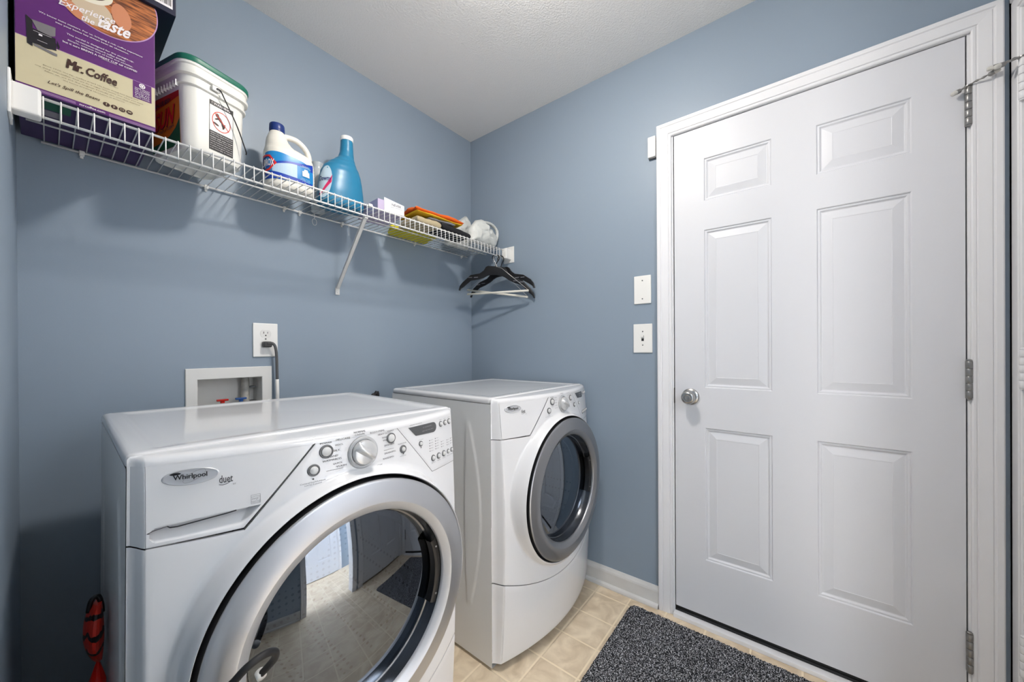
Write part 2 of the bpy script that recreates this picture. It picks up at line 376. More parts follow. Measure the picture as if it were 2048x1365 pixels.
k = MB(); k.box(-.0145, .0145, -.026, 0, -.0115, .0110, bev=.005, seg=3); k.box(-.004, .019, -.0285, -.012, -.0035, .0085, bev=.003); k.build('plug_body', mat('dark_grey_plug', (66, 66, 66), .45), root)
path = [(.006, -.021, .004), (.014, -.024, .004), (.0215, -.0255, -.004), (.0262, -.0255, -.022), (.0290, -.0240, -.055), (.0305, -.0220, -.100), (.0312, -.0215, -.140)]
def smooth_path(p, n=6):
    p = [Vector(q) for q in p]; out = []
    for i in range(len(p)-1):
        a, b_, c, d = p[max(i-1, 0)], p[i], p[i+1], p[min(i+2, len(p)-1)]
        for j in range(n):
            t = j/n; out.append(.5*((2*b_)+(c-a)*t+(2*a-5*b_+4*c-d)*t*t+(3*b_-a-3*c+d)*t**3))
    out.append(p[-1]); return out
k = MB(); k.tube(smooth_path(path), .0050, 10); k.build('cord', CORD, root)
k = MB(); k.tube([(.0312, -.0215, -.138), (.0318, -.022, -.20), (.032, -.022, -.34), (.03, -.03, -.60)], .0062, 10); k.build('cord_sleeve', WHITEP, root)

# laundry outlet box
root = tag(empty('laundry_outlet_box', (-1.2627, 0, .98)), 'white recessed laundry hookup box in the wall behind the washing machine', 'outlet box')
k = MB(); X0, X1, Z0, Z1 = -.1300, .1308, -.12, .1150; a0, a1, c0, c1 = BX0+1.2627, BX1+1.2627, BZ0-.98, BZ1-.98
loops = []
for x0, x1, z0, z1, y in ((X0, X1, Z0, Z1, 0), (X0, X1, Z0, Z1, -.004), (X0+.002, X1-.002, Z0+.002, Z1-.002, -.0062), (a0-.001, a1+.001, c0-.001, c1+.001, -.0062), (a0+.001, a1-.001, c0+.001, c1-.001, -.004), (a0+.004, a1-.004, c0+.003, c1-.004, .085)):
    loops.append([(x0, y, z0), (x1, y, z0), (x1, y, z1), (x0, y, z1)])
k.grid(loops, smooth=False, close_u=True); k.poly(loops[-1])
k.build('box_frame', mat('box_plastic', (226, 225, 221), .4), root)
for x, m, nm in ((-.0200, RED, 'red valve handle'), (.0370, mat('blue_handle_plastic', (38, 84, 150), .4), 'blue valve handle')):
    k = MB(); k.box(x-.0175, x+.0175, .022, .034, -.010, -.0030, bev=.0015); k.lathe([(.007, -.05), (.007, -.01)], Matrix.Translation((x, .028, 0)), 14)
    v = k.build('valve_handle', m, root); v['label'] = nm
    k = MB(); k.lathe([(.011, -.078), (.011, -.045), (.013, -.044), (.013, -.030), (.008, -.028)], Matrix.Translation((x, .028, 0)), 16); k.build('valve_body', STEEL, v)
k = MB(); k.lathe([(.0135, -.079), (.0135, .045), (.0120, .071)], Matrix.Translation((.058, .055, 0)), 20); k.build('standpipe', mat('grey_pvc', (186, 183, 175), .5, mottle=(60, .25)), root)
k = MB(); k.box(.072, .092, .05, .08, .030, .036); k.build('pipe_bracket', GREYR, root); k = MB(); k.box(.070, .093, .045, .08, -.030, -.020); k.build('pipe_bracket', GREYR, root)

# ------------------------------------------------------------------ laundry machines
MW = .689
def S(x, z):
    t = (x-MW/2)/(MW/2-.01); s = .97-z
    return -(.625+.108*s-.107*s*s+.0635*(1-min(1, t*t)))
def mxr(x): return x if x < .45 else .45+(x-.45)*.860
RC = (.3445, .5903)
def seamz(x): return .252+.066*((x-.3445)/.3245)**2
def make_machine(name, loc, rot, washer, label, cat):
    root = tag(empty(name, loc, rot), label, cat)
    # cabinet with embossed sides
    k = MB()
    def emb(y, z):
        def band(y):
            if not (.19 < z < .885): return 0
            o = .508+.056*sin(pi*(z-.19)/.695); i = .476-.012*sin(pi*(z-.19)/.695)
            d = min(o-y, y-i, (z-.19)*.6, (.885-z)*.6); return max(0, min(1, d/.013))
        e = band(y)+band(.607-y+.0)
        return .0026*min(1, e)*(3-2*min(1, e))*min(1, e)
    ys = [-.6071*i/150 for i in range(151)]; zs = [.012+(.9585-.012)*j/110 for j in range(111)]
    k.grid([[(-emb(-y, z), y, z) for y in ys] for z in zs]); k.grid([[(MW+emb(-y, z), y, z) for y in ys] for z in zs])
    k.poly([(0, 0, .012), (MW, 0, .012), (MW, 0, .9585), (0, 0, .9585)]); k.poly([(0, 0, .012), (MW, 0, .012), (MW, -.607, .012), (0, -.607, .012)])
    k.build('cabinet', ENAMS, root)
    for fx in (.05, MW-.05):
        for fy in (-.06, -.55):
            k = MB(); k.lathe([(0, -.001 if not washer else -.0108), (.02, -.001 if not washer else -.0108), (.02, .006), (.010, .008), (.010, .014)], Matrix.Translation((fx, fy, .001)), 16); k.build('foot', RUBBER, root)
    # top
    def rr(x0, x1, y0, y1, r, z):
        out = []
        for cx, cy, a in ((x1-r, y1-r, 0), (x0+r, y1-r, 90), (x0+r, y0+r, 180), (x1-r, y0+r, 270)):
            for i in range(5): t = radians(a+22.5*i); out.append((cx+r*cos(t), cy+r*sin(t), z))
        return out
    k = MB(); loops = [rr(i_, MW-i_, -.6071+f, -i_, .014, z) for i_, f, z in ((0.0006, 0, .9600), (-.001, 0, .9625), (-.001, 0, .9720), (.001, .0005, .9768), (.005, .002, .9797), (.010, .004, .9807), (.030, .022, .9807), (.036, .027, .9800), (.044, .034, .9778), (.07, .06, .9772))]
    k.grid(loops, close_u=True); k.poly(loops[-1]); k.build('top_panel', ENAM, root, auto=35)
    # front panel, star shaped about the door
    bot = [(.02+.649*i/24, seamz(.02+.649*i/24)+.0014) for i in range(25)]
    poly = bot+[(.669, .962), (.2585, .962), (.1425, .8285), (.02, .8315)]
    def bray(a):
        dx, dz = cos(a), sin(a); best = 9
        for i in range(len(poly)):
            (x1, z1), (x2, z2) = poly[i], poly[(i+1) % len(poly)]; ex, ez = x2-x1, z2-z1; den = dx*ez-dz*ex
            if abs(den) < 1e-9: continue
            t = ((x1-RC[0])*ez-(z1-RC[1])*ex)/den; u = ((x1-RC[0])*dz-(z1-RC[1])*dx)/den
            if t > 0 and -1e-6 <= u <= 1+1e-6: best = min(best, t)
        return best
    angs = sorted([2*pi*i/220-pi for i in range(220)]+[math.atan2(z-RC[1], x-RC[0])+e for x, z in (poly[0], poly[24], poly[25], poly[26], poly[27], poly[28]) for e in (0,)])
    rows = []; YR = -.7225
    for rr_, f in ((.2868, None), (.2868, None), (.2875, 1), (.2890, 1), (.2912, .93), (.2945, .66), (.2985, .28), (.3020, .07), (.3050, 0)):
        row = []
        for a in angs:
            x, z = RC[0]+rr_*cos(a), RC[1]+rr_*sin(a)
            y = [-.640, -.7185][len(rows)] if f is None else (S(x, z)*(1-f)+YR*f if f < 1 else (YR+(.0012 if rr_ < .288 else 0)))
            row.append((x, y, z))
        rows.append(row)
    for q in range(1, 13):
        row = []
        for a in angs:
            R = bray(a); r_ = .305+(R-.305)*q/12; x, z = RC[0]+r_*cos(a), RC[1]+r_*sin(a); row.append((x, S(x, z)+(0.0008 if q == 12 else 0), z))
        rows.append(row)
    rows.append([(x, y+.006, z) for x, y, z in rows[-1]])
    k = MB(); k.grid(rows, close_u=True)
    def flange(k, z0, z1, side, n=24, top=False):
        xs = [(0.0008, 0, 1), (.0045, .06, 1), (.0105, .42, 1), (.0155, .80, 1), (.0185, .95, 1), (.0200, 1, 1)]
        rws = []
        for j in range(n+1):
            z = z0+(z1-z0)*j/n; yS = S(.02, z)
            rws.append([((x if side < 0 else MW-x), -.6071*(1-f)+(yS+(.0008 if x == .02 else 0))*f, z) for x, f, _ in xs])
        k.grid(rws)
    zsL = seamz(.02)+.0014
    flange(k, zsL, .8310, -1); flange(k, zsL, .962, 1)
    # cap that rolls back to the top panel
    xs = [.0008, .0045, .0105, .0155, .0185]+[.02+.649*i/40 for i in range(41)]+[MW-.0185, MW-.0155, MW-.0105, MW-.0045, MW-.0008]
    def ys_(x, z):
        f = {.0008: 0, .0045: .06, .0105: .42, .0155: .8, .0185: .95}.get(round(min(x, MW-x), 4), 1)
        return -.6071*(1-f)+S(max(.02, min(.669, x)), z)*f
    cap = [(.962, 0), (.967, .0006), (.9715, .0030), (.9748, .0070), (.9766, .0120), (.9772, .0170)]
    rws = [[(x, min(-.6073, ys_(x, .962)+d*(1 if .015 < x < MW-.015 else .4)), z-(.004 if x < .003 or x > MW-.003 else .0015 if x < .011 or x > MW-.011 else 0)*(d > .002)) for x in xs] for z, d in cap]
    rws.append([(x, -.6073, .9776-(.004 if x < .003 or x > MW-.003 else 0)) for x in xs]); k.grid(rws)
    k.build('front_panel', ENAM, root, auto=50)
    # toe panel
    k = MB(); rws = []
    for j in range(25):
        row = []
        for i in range(41):
            x = .02+.649*i/40; zt_ = seamz(x)-.0022; z = .030+(zt_-.030)*j/24; row.append((x, S(x, z)+(.0012 if j in (0, 24) else 0), z))
        rws.append(row)
    rws.insert(0, [(x, y+.012, z+.001) for x, y, z in rws[0]]); rws.append([(x, y+.006, z) for x, y, z in rws[-1]])
    k.grid(rws); flange(k, .030, seamz(.02)-.0022, -1); flange(k, .030, seamz(.02)-.0022, 1)
    k.build('toe_panel', ENAM, root, auto=50)
    # drawer / upper left panel
    k = MB(); NX, NZ = 110, 70
    def xr(z): return .1405+(.2570-.1405)*(z-.8315)/(.962-.8315)
    def pocket(x, z):
        if not washer: return 0
        zb_ = .8395; zt_ = .862+.0055*min(1, (x-.02)/.1)
        xl, xR = .024, .1365+(z-.837)*.97
        if z <= zb_ or z >= zt_: return 0
        dl = (x-xl); u = (z-zb_)/(zt_-zb_); rad = .5*(zt_-zb_); zc = (zb_+zt_)/2
        if dl < rad and (dl < 0 or (dl-rad)**2+(z-zc)**2 > rad*rad) : return 0
        if x > xR: return 0
        return .022*min(1, u*1.5)**1.2*min(1, (xR-x)/.006)
    rws = []
    for j in range(NZ+1):
        z = .8335+(.962-.8335)*j/NZ; row = []
        for i in range(NX+1):
            x = .02+(xr(z)-.0012-.02)*i/NX; row.append((x, S(x, z)-.0006+pocket(x, z)+(.001 if i == NX or j == 0 else 0), z))
        rws.append(row)
    k.grid(rws); k.grid([rws[0], [(x, y+.008, z) for x, y, z in rws[0]]]); e_ = [r[-1] for r in rws]; k.grid([e_, [(x, y+.008, z) for x, y, z in e_]])
    flange(k, .8335, .962, -1)
    dr = k.build('dispenser_drawer' if washer else 'console_side_panel', ENAM, root, auto=28)
    def strip(mb, pts, wd=.0012, off=.0009, n=14):
        for (x1, z1), (x2, z2) in zip(pts[:-1], pts[1:]):
            L = math.hypot(x2-x1, z2-z1); nx, nz = -(z2-z1)/L*wd/2, (x2-x1)/L*wd/2; r1, r2 = [], []
            for i in range(n+1):
                x, z = x1+(x2-x1)*i/n, z1+(z2-z1)*i/n; r1.append((x+nx, S(x, z)-off, z+nz)); r2.append((x-nx, S(x, z)-off, z-nz))
            mb.grid([r1, r2])
    if washer:
        k = MB(); strip(k, [(.021, .8560), (.028, .8592), (.044, .8628)], .0009); strip(k, [(.0008+.02, .8560), (.024, .8556)], .0009)
        zz = .8628; pts = [(.044, .8628), (.047, .8600), (.056, .8595), (.118, .8655), (.131, .8672)]
        for (x1, z1), (x2, z2) in zip(pts[:-1], pts[1:]):
            k.grid([[(x1, S(x1, z1)-.0010, z1+.0011), (x2, S(x2, z2)-.0010, z2+.0011)], [(x1, S(x1, z1)-.0010, z1-.0011), (x2, S(x2, z2)-.0010, z2-.0011)]])
        k.build('drawer_gap', SEAM, dr)
    # control panel at the right of the console
    def xl2(z): return .4368+(.9776-z)/(.9776-.8257)*(mxr(.5847)-.4368)
    k = MB(); rws = []
    for j in range(31):
        z = .8275+(.962-.8275)*j/30; row = []
        for i in range(31):
            x = xl2(z)+.0010+(.669-xl2(z)-.0010)*i/30; row.append((x, S(x, z)-.0007+(.0009 if i == 0 or j == 0 else 0), z))
        rws.append(row)
    k.grid(rws); cp = k.build('control_panel', ENAM, root)
    k = MB(); strip(k, [(.2592, .963), (.1415, .8295)], .0014, .0003); k.build('panel_seam', SEAM, root); k = MB()
    strip(k, [(xl2(.962), .963), (xl2(.8265), .8265), (.669, .8265)], .0010, .0003); k.build('panel_seam', SEAM, root)
    # door
    dm = SILVER if washer else SILVERD
    MD = AX((0, -1, 0), (RC[0], 0, RC[1]))
    door = MB(); door.lathe([(.2802, .7285), (.2798, .7310), (.2780, .7325), (.2735, .7345), (.2500, .7400), (.2340, .7420), (.2318, .7420)], MD, 128); d_ = door.build('door', dm, root, auto=40)
    k = MB(); k.lathe([(.2650, .660), (.2780, .672), (.2800, .690), (.2802, .7285)], MD, 128); k.build('door_rim', BLACK, d_, auto=40)
    k = MB(); k.lathe([(.2318, .7420), (.2300, .7412), (.2140, .7320), (.2122, .7290), (.2118, .7240)], MD, 128); k.build('inner_bezel', BEVEL if washer else SILVERD, d_, auto=40)
    k = MB(); k.lathe([(.2118, .7240), (.2105, .7100), (.2075, .7000), (.2060, .6960), (.2010, .6945), (.1990, .6965)], MD, 128); k.build('glass_surround', CHROME, d_, auto=40)
    k = MB(); k.lathe([(r_, .6962+.0225*(1-(r_/.2015)**2)) for r_ in (.2015, .195, .185, .17, .15, .13, .11, .09, .07, .05, .03, .015, 0)], MD, 96); k.build('door_glass', GLASS, d_)
    # hand grip at the right inside of the surround
    k = MB()
    rws = []
    for r_, y in ((.2112, -.7215), (.2000, -.7222), (.1955, -.7200), (.1945, -.7050), (.1960, -.6990)):
        rws.append([(RC[0]+r_*cos(radians(t)), y, RC[1]+r_*sin(radians(t))) for t in range(-23, 24, 2)])
    k.grid(rws); g_ = k.build('hand_grip', BLACK, d_, auto=40)
    for t in (-17, 17):
        k = MB(); k.lathe([(0, .7236), (.0022, .7236), (.0026, .7222)], AX((0, -1, 0), (RC[0]+.2055*cos(radians(t)), 0, RC[1]+.2055*sin(radians(t)))), 12); k.build('screw', HINGE, g_)
    k = MB(); k.lathe([(.2868, .660), (.2860, .640), (.19, .640)], MD, 96); k.build('door_recess', BLACK, root)
    # drum behind the glass
    k = MB(); k.lathe([(.196, .690), (.200, .675), (.180, .655), (.184, .640), (.205, .630)], MD, 64); k.build('gasket', GREYRUB, root)
    k = MB(); k.lathe([(.205, .630), (.245, .620), (.250, .60), (.250, .26), (.235, .24), (.10, .225), (0, .225)], MD, 64)
    for a in (80, 200, 320):
        t = radians(a); k.box(-.025, .025, -.58, -.28, -.25, -.205, bev=.012, M=Matrix.Translation((RC[0], 0, RC[1])) @ Matrix.Rotation(t, 4, 'Y'))
    k.build('drum', DRUMM, root)
    # buttons, knob, display
    def pt(x, z, off): return (x, S(x, z)-off, z)
    def nrm(x, z):
        e = .004; a = Vector(pt(x+e, z, 0))-Vector(pt(x-e, z, 0)); c = Vector(pt(x, z+e, 0))-Vector(pt(x, z-e, 0)); n = a.cross(c).normalized()
        return n if n.y < 0 else -n
    def button(x, z, ro, ri):
        M_ = AX(nrm(x, z), pt(x, z, .0006)); k = MB(); k.lathe([(ro, 0), (ro*.98, .0016), (ro*.90, .0022), (ri*1.06, .0018), (ri*1.04, .0004)], M_, 28)
        o = k.build('button', GREYR, root); k = MB(); k.lathe([(ri*1.0, 0), (ri, .0028), (ri*.9, .0038), (0, .0040)], M_, 28); k.build('button_cap', BTN, o)
    button(.2794, .9430, .0140, .0095); button(.2545, .9106, .0120, .0080); button(.4310, .9432, .0125, .0092); button(.4650, .9096, .0100, .0055)
    for x, z in ((.6389, .9445), (.6640, .9445), (.6880, .9445)): button(mxr(x), z, .0082, .0055)
    button(mxr(.5376), .9095, .0072, .0048)
    for x in (.5913, .6195, .6475, .6740, .6960): button(mxr(x), .8605, .0088 if x < .66 else .0068, .0058 if x < .66 else .0044)
    M_ = AX(nrm(.3575, .9262), pt(.3575, .9262, .0005))
    k = MB(); k.lathe([(.0350, 0), (.0345, .0030), (.0315, .0050), (.0285, .0046), (.0280, .0010)], M_, 48); kr = k.build('selector_ring', mat('grey_selector_ring', (184, 185, 186), .35, metal=.3), root, auto=40)
    k = MB(); k.lathe([(.0272, .0010), (.0268, .0110), (.0250, .0140), (.0200, .0155), (0, .0162)], M_, 48)
    k.lathe([(.0279, .0012), (.0272, .0013)], M_, 48)
    kb = k.build('selector_knob', KNOBM, root, auto=40)
    Rk = M_ @ Matrix.Rotation(radians(-38 if washer else -30), 4, 'Z')
    k = MB(); rws = []
    for i in range(13):
        t = -1+2*i/12; hh = .0165+.0105*(1-t*t)**.5 if abs(t) < 1 else .0155; wdt = .0050+.0022*(t+1)/2
        rws.append([Rk @ Vector((.0262*t*-1, sy*wdt*f_, h_)) for sy, f_, h_ in ((-1, 1.5, .013), (-1, 1.0, hh*.82), (-1, .55, hh*.97), (1, .55, hh*.97), (1, 1.0, hh*.82), (1, 1.5, .013))])
    k.grid(rws); k.add(rws[-1], [list(range(6))]); k.add(rws[0], [list(range(6))]); k.build('knob_grip', KNOBM, kb)
    def fillpoly(mb, pts, off, sub=12):
        pts = [(x, z) for x, z in pts]; cx = sum(p[0] for p in pts)/len(pts); cz = sum(p[1] for p in pts)/len(pts); rws = []
        for q in range(sub+1):
            f = q/sub; rws.append([pt(cx+(x-cx)*f, cz+(z-cz)*f, off) for x, z in pts])
        mb.grid(rws, close_u=True)
    def dens(pts, n=6):
        out = []
        for (a, b_), (c, d) in zip(pts, pts[1:]+pts[:1]):
            for i in range(n): out.append((a+(c-a)*i/n, b_+(d-b_)*i/n))
        return out
    xa, xb = mxr(.4897), mxr(.6116)
    dp = [(xa, .9575), (xa+.0245, .9330), (xb-.010, .9290)]+[(xb-.010+.0125*sin(radians(t)), .9425-.0130*cos(radians(t))) for t in range(15, 180, 20)]+[(xb-.011, .9560)]
    k = MB(); fillpoly(k, dens(dp, 3), .0016); dso = k.build('display_window', DISP, root)
    def P(x, z): return pt(mxr(x), z, .0014)
    def PD(x, z): return pt(mxr(x), z, .0021)
    k = MB()
    for i in range(4): text(k, ('ADD', 'WASH', 'RINSE', 'SPIN')[i], PD, .546+.0135*i, .557+.0135*i, .9385, .9410)
    text(k, 'EST. TIME REMAINING', PD, .550, .590, .9475, .9500); k.build('display_print', INKL, dso)
    k = MB()
    def T(s, x0, x1, z0, z1, **kw): text(k, s, P, x0, x1, z0, z1, **kw)
    if washer:
        T('NORMAL', .3380, .3655, .9700, .9740, bold=.0003); T('CASUAL', .3405, .3640, .9643, .9681)
        T('DELICATE', .2990, .3290, .9610, .9650); T('WOOL', .2965, .3140, .9505, .9545); T('SILK', .2935, .3070, .9400, .9440)
        T('HAND', .2830, .3020, .9292, .9330); T('WASHABLES', .2710, .3090, .9222, .9260); T('QUICK', .2910, .3110, .9130, .9168); T('WASH', .2980, .3190, .9062, .9100)
        T('BULKY ITEMS', .3760, .4130, .9630, .9668); T('HEAVY DUTY', .3960, .4300, .9550, .9588); T('WHITEST', .4060, .4310, .9462, .9500); T('WHITES', .4080, .4290, .9395, .9433)
        T('SANITARY', .4110, .4390, .9272, .9310); T('DRAIN/SPIN', .4110, .4420, .9090, .9128); T('RINSE/SPIN', .4060, .4360, .8975, .9013); T('SOAK', .3900, .4040, .8868, .8906)
        T('CLEAN WASHER', .3280, .3750, .8838, .8882); T('with affresh tablets', .3390, .3640, .8800, .8822)
        T('Control Lock/Unlock', .2290, .2760, .8868, .8896); T('hold for 3 seconds', .2370, .2690, .8828, .8852); T('PAUSE/CANCEL', .4500, .4800, .9225, .9255); T('Sort Laundry', .4550, .4770, .8925, .8950)
        strip(k, [(.409, .9185), (.437, .9185)], .0006, .0014); strip(k, [(.278, .9035), (.312, .9035)], .0006, .0014)
    else:
        for i in range(5): T(('SUPER', 'HEAVY DUTY', 'NORMAL', 'CASUAL', 'DELICATE')[i], .2930, .3130, .9560-.0105*i, .9592-.0105*i)
        for i in range(5): T(('RACK DRY', 'TOUCH UP', 'QUICK DRY', 'TIMED DRY', 'BULKY')[i], .3950+.004*i, .4180, .9650-.0100*i-.02*(i > 2), .9680-.0100*i-.02*(i > 2))
        T('TOWELS', .3380, .3655, .9680, .9715, bold=.0003)
        T('Controls Lock/Unlock', .2290, .2760, .8868, .8896)
    T('POWER', .2680, .2910, .9590, .9620, bold=.0003); T('START', .4210, .4400, .9590, .9615)
    T('ESTIMATED TIME REMAINING', .497, .548, .9610, .9632); T('Cycle Signal', .528, .549, .9190, .9208)
    for x, s in ((.6389, 'TIME'), (.6640, 'SIGNAL'), (.6880, 'SOUND')): T(s, x-.007, x+.007, .9555, .9572)
    for x, s in ((.5913, 'OPTIONS'), (.6195, 'TEMP'), (.6475, 'SPIN'), (.6740, 'SOIL'), (.6960, 'DRY')): T(s, x-.009, x+.009, .8478, .8496)
    for x, n0, zt_ in ((.5769, 5, .9097), (.6054, 5, .9100), (.6363, 3, .8952), (.6689, 3, .8936), (.6908, 3, .8940)):
        for i in range(n0):
            z = zt_-.0070*i; k.lathe([(.0016, .0014), (0, .0014)], AX(nrm(mxr(x), z), pt(mxr(x), z, 0)), 8)
            T(('Heavy', 'Normal', 'Light', 'Medium', 'Low')[i], x+.005, x+.017 if n0 == 5 else x+.014, z-.0011, z+.0011)
    for x, z in ((.2530, .8940), (.4675, .8985), (.5376, .8995), (.2850, .9520)): k.lathe([(.0017, .0014), (0, .0014)], AX(nrm(mxr(x), z), pt(mxr(x), z, 0)), 8)
    k.build('console_print', INK if washer else INKL, root)
    # badge: oval plate with the maker's lettering
    bx, bz, ba, bb_ = .0735, .9378, .0345, .0132
    el = [(bx+ba*cos(2*pi*i/40), bz+bb_*sin(2*pi*i/40)) for i in range(40)]
    k = MB(); k.grid([[pt(bx+(x-bx)*f, bz+(z-bz)*f, o_) for x, z in el] for f, o_ in ((1.04, .0006), (1.03, .0022), (.98, .0030), (.94, .0027), (.5, .0034), (0.0, .0036))], close_u=True)
    bd = k.build('brand_badge', mat('badge_silver', (196, 197, 200), .35, metal=.4), root, auto=40)
    PB = lambda x, z: pt(x, z, .0046)
    k = MB(); text(k, 'Whirlpool', PB, .0510, .0925, .9330, .9435, bold=.00035)
    fillpoly(k, [(.0500+.0068*cos(2*pi*i/14)+.0035, .9452+.0018*sin(2*pi*i/14)) for i in range(14)], .0048, 2); k.build('badge_lettering', mat('black_ink', (22, 22, 24), .4), bd)
    k = MB()
    for i in range(24):
        t = 2*pi*i/24; t2 = 2*pi*(i+1)/24; f = lambda a: (.0765+.0125*cos(a)*.8+.010*sin(a), .9385+.0100*sin(a))
        strip(k, [f(t), f(t2)], .0005, .0042, 2)
    k.build('badge_swirl', INKL, bd)
    k = MB(); text(k, 'duet', lambda x, z: pt(x, z, .0012), .1085, .1270, .9185, .9315, bold=.0003)
    strip(k, [(.1080, .9165), (.1130, .9150), (.1180, .9160), (.1250, .9195)], .0009, .0012, 3)
    text(k, 'HT', lambda x, z: pt(x, z, .0012), .1272, .1312, .9125, .9150)
    k.build('model_lettering', INK, root)
    if washer:
        k = MB(); x0, x1, z0, z1 = .1520, .1655, .8725, .8880
        for a, c in (((x0, z0), (x1, z0)), ((x1, z0), (x1, z1)), ((x1, z1), (x0, z1)), ((x0, z1), (x0, z0)), ((x0, .8765), (x1, .8765)), ((x0, .8840), ((x0+x1)/2, .8855)), (((x0+x1)/2, .8855), (x1, .8835))): strip(k, [a, c], .0005, .0011, 3)
        text(k, 'energy', lambda x, z: pt(x, z, .0012), x0+.001, x1-.003, .8785, .8822, shear=.3); text(k, 'ENERGY STAR', lambda x, z: pt(x, z, .0012), x0+.001, x1-.001, .8735, .8755); k.build('energy_logo', INKL, root)
    return root
def drum_mat():
    m = mat('perforated_steel_drum', (104, 106, 110), .38, metal=.65); nt = m.node_tree; b = nt.nodes['Principled BSDF']
    tc = nt.nodes.new('ShaderNodeTexCoord'); v = nt.nodes.new('ShaderNodeTexVoronoi'); v.inputs['Scale'].default_value = 55; v.inputs['Randomness'].default_value = .05
    nt.links.new(tc.outputs['Object'], v.inputs['Vector'])
    r = nt.nodes.new('ShaderNodeMapRange'); r.inputs[1].default_value = .18; r.inputs[2].default_value = .26; nt.links.new(v.outputs['Distance'], r.inputs[0])
    mx = nt.nodes.new('ShaderNodeMixRGB'); mx.inputs[1].default_value = (.01, .01, .01, 1); mx.inputs[2].default_value = rgb(120, 122, 126)
    nt.links.new(r.outputs[0], mx.inputs[0]); nt.links.new(mx.outputs[0], b.inputs['Base Color']); return m
DRUMM = drum_mat()
washer = make_machine('washing_machine', (-1.6034, -.1826, .0108), (.0068, .0099, -.0167), True, 'large white front-loading washing machine nearest the camera, with dispenser drawer and pale silver door ring', 'washing machine')
dryer = make_machine('clothes_dryer', (-.7021, -.1781, 0), (0, 0, -.0056), False, 'white front-loading clothes dryer in the corner with a darker silver door ring', 'clothes dryer')

# ------------------------------------------------------------------ wire shelf
ZR = 1.7365; ZRF = 1.7300; ZD = 1.7418                  # the shelf dips a little towards the front
root = tag(empty('wire_shelf', (0, 0, 0)), 'long white wire shelf along the back wall holding boxes and bottles', 'shelf')
k = MB()
for i in range(67):
    x = -1.6847+i*.02535
    if x > -.045: break
    k.tube([(x, -.0065, ZR+.0042), (x, -.300, ZRF+.0044), (x, -.3090, ZRF+.0044), (x, -.3128, ZRF+.0015), (x, -.3128, ZRF-.038), (x, -.3115, 1.6840)], .0015, 6)
k.build('deck_wires', WIREW, root)
for y, z, x0, x1, r in ((-.0090, ZR, -1.690, -.042, .0032), (-.1560, 1.7310, -1.712, -.030, .0026), (-.3080, ZRF, -1.700, -.035, .0032), (-.3080, 1.6875, -1.700, -.035, .0032)):
    k = MB(); k.tube([(x0, y, z), (x1, y, z)], r, 10); k.build('shelf_rod', WIREW, root)
k = MB(); p0, p1 = Vector((-.866, -.006, 1.436)), Vector((-.8975, -.300, 1.684)); d = (p1-p0); L = d.length
fx = Vector((1, 0, 0)); fx = (fx-d.normalized()*fx.dot(d.normalized())).normalized(); fy = d.normalized().cross(fx)
for a, b_, c, e in ((-.0075, .0075, -.0012, .0012), (-.0075, -.0060, -.0012, .0080), (.0060, .0075, -.0012, .0080)):
    vs = [p0+fx*x+fy*y+d*t for t in (0, 1) for x, y in ((a, c), (b_, c), (b_, e), (a, e))]; k.add(vs, [[0, 1, 2, 3], [7, 6, 5, 4], [0, 1, 5, 4], [1, 2, 6, 5], [2, 3, 7, 6], [3, 0, 4, 7]])
k.box(-.876, -.856, -.0045, 0, 1.408, 1.440, bev=.002); k.lathe([(0, .0075), (.003, .0070), (.004, .004)], AX((0, -1, 0), (-.866, 0, 1.4195)), 12)
k.box(-.9050, -.8900, -.3060, -.2960, 1.678, 1.692, bev=.002)
k.build('support_brace', WIREW, root)
k = MB(); k.box(-.8930, -.8760, -.3170, -.2960, ZRF-.004, ZRF+.0085, bev=.003); k.build('rod_clip', WIREW, root)
def bracket(name, x0, x1, xw0, xw1, sgn):
    k = MB(); k.box(x0, x1, -.3300, -.2950, 1.6785, 1.7400, bev=.005, seg=3); k.box(xw0, xw1, -.3500, -.2750, 1.6620, 1.7560, bev=.0015)
    for z in (1.669, 1.7500):
        k.lathe([(0, .0060), (.003, .0056), (.004, .003)], AX((sgn, 0, 0), (W_L if sgn > 0 else 0, -.318 if sgn < 0 else -.300, z)), 10)
    k.build(name, WIREW, root)
bracket('end_bracket', -1.7290, -1.6870, W_L, -1.7265, 1); bracket('end_bracket', -.0500, -.003, -.0045, 0, -1)
for x in (-1.6173, -1.3329, -1.0839, -1.0252, -.8450, -.4420, -.0894):
    k = MB(); k.box(x-.0055, x+.0055, -.0150, 0, ZR-.0085, ZR+.0055, bev=.002); k.box(x-.0035, x+.0035, -.0060, 0, ZR-.0150, ZR-.006, bev=.001); k.build('wall_clip', WHITEP, root)

# ------------------------------------------------------------------ things on the shelf
ZS = ZD+.0004
# boxed coffee maker
BXL, BXR, BYF, BYB, BZT = -1.7225, -1.5000, -.3030, -.0120, 2.0715
PURP = mat('purple_carton', (92, 34, 108), .38, mottle=(40, .08)); CREAM = mat('cream_carton_print', (205, 194, 160), .45, mottle=(22, .07)); NAVY = mat('navy_carton', (26, 28, 52), .4)
WHT = mat('white_ink', (232, 226, 228), .5); BRN = mat('brown_ink', (62, 34, 26), .5); LILAC = mat('lilac_ink', (176, 140, 184), .5)
root = tag(empty('appliance_box', ((BXL+BXR)/2, (BYF+BYB)/2, ZS)), 'purple and cream coffee maker carton at the left end of the wire shelf', 'carton')
inv_ = Matrix.Translation(root.location).inverted()
def rel(o, parent):
    o.parent = parent; o.matrix_parent_inverse = Matrix.Translation(-Vector(parent.matrix_world.translation if False else parent.location)); return o
k = MB(); k.box(BXL, BXR, BYF, BYB, ZS, BZT, bev=.0015); bod = rel(k.build('carton_body', PURP), root)
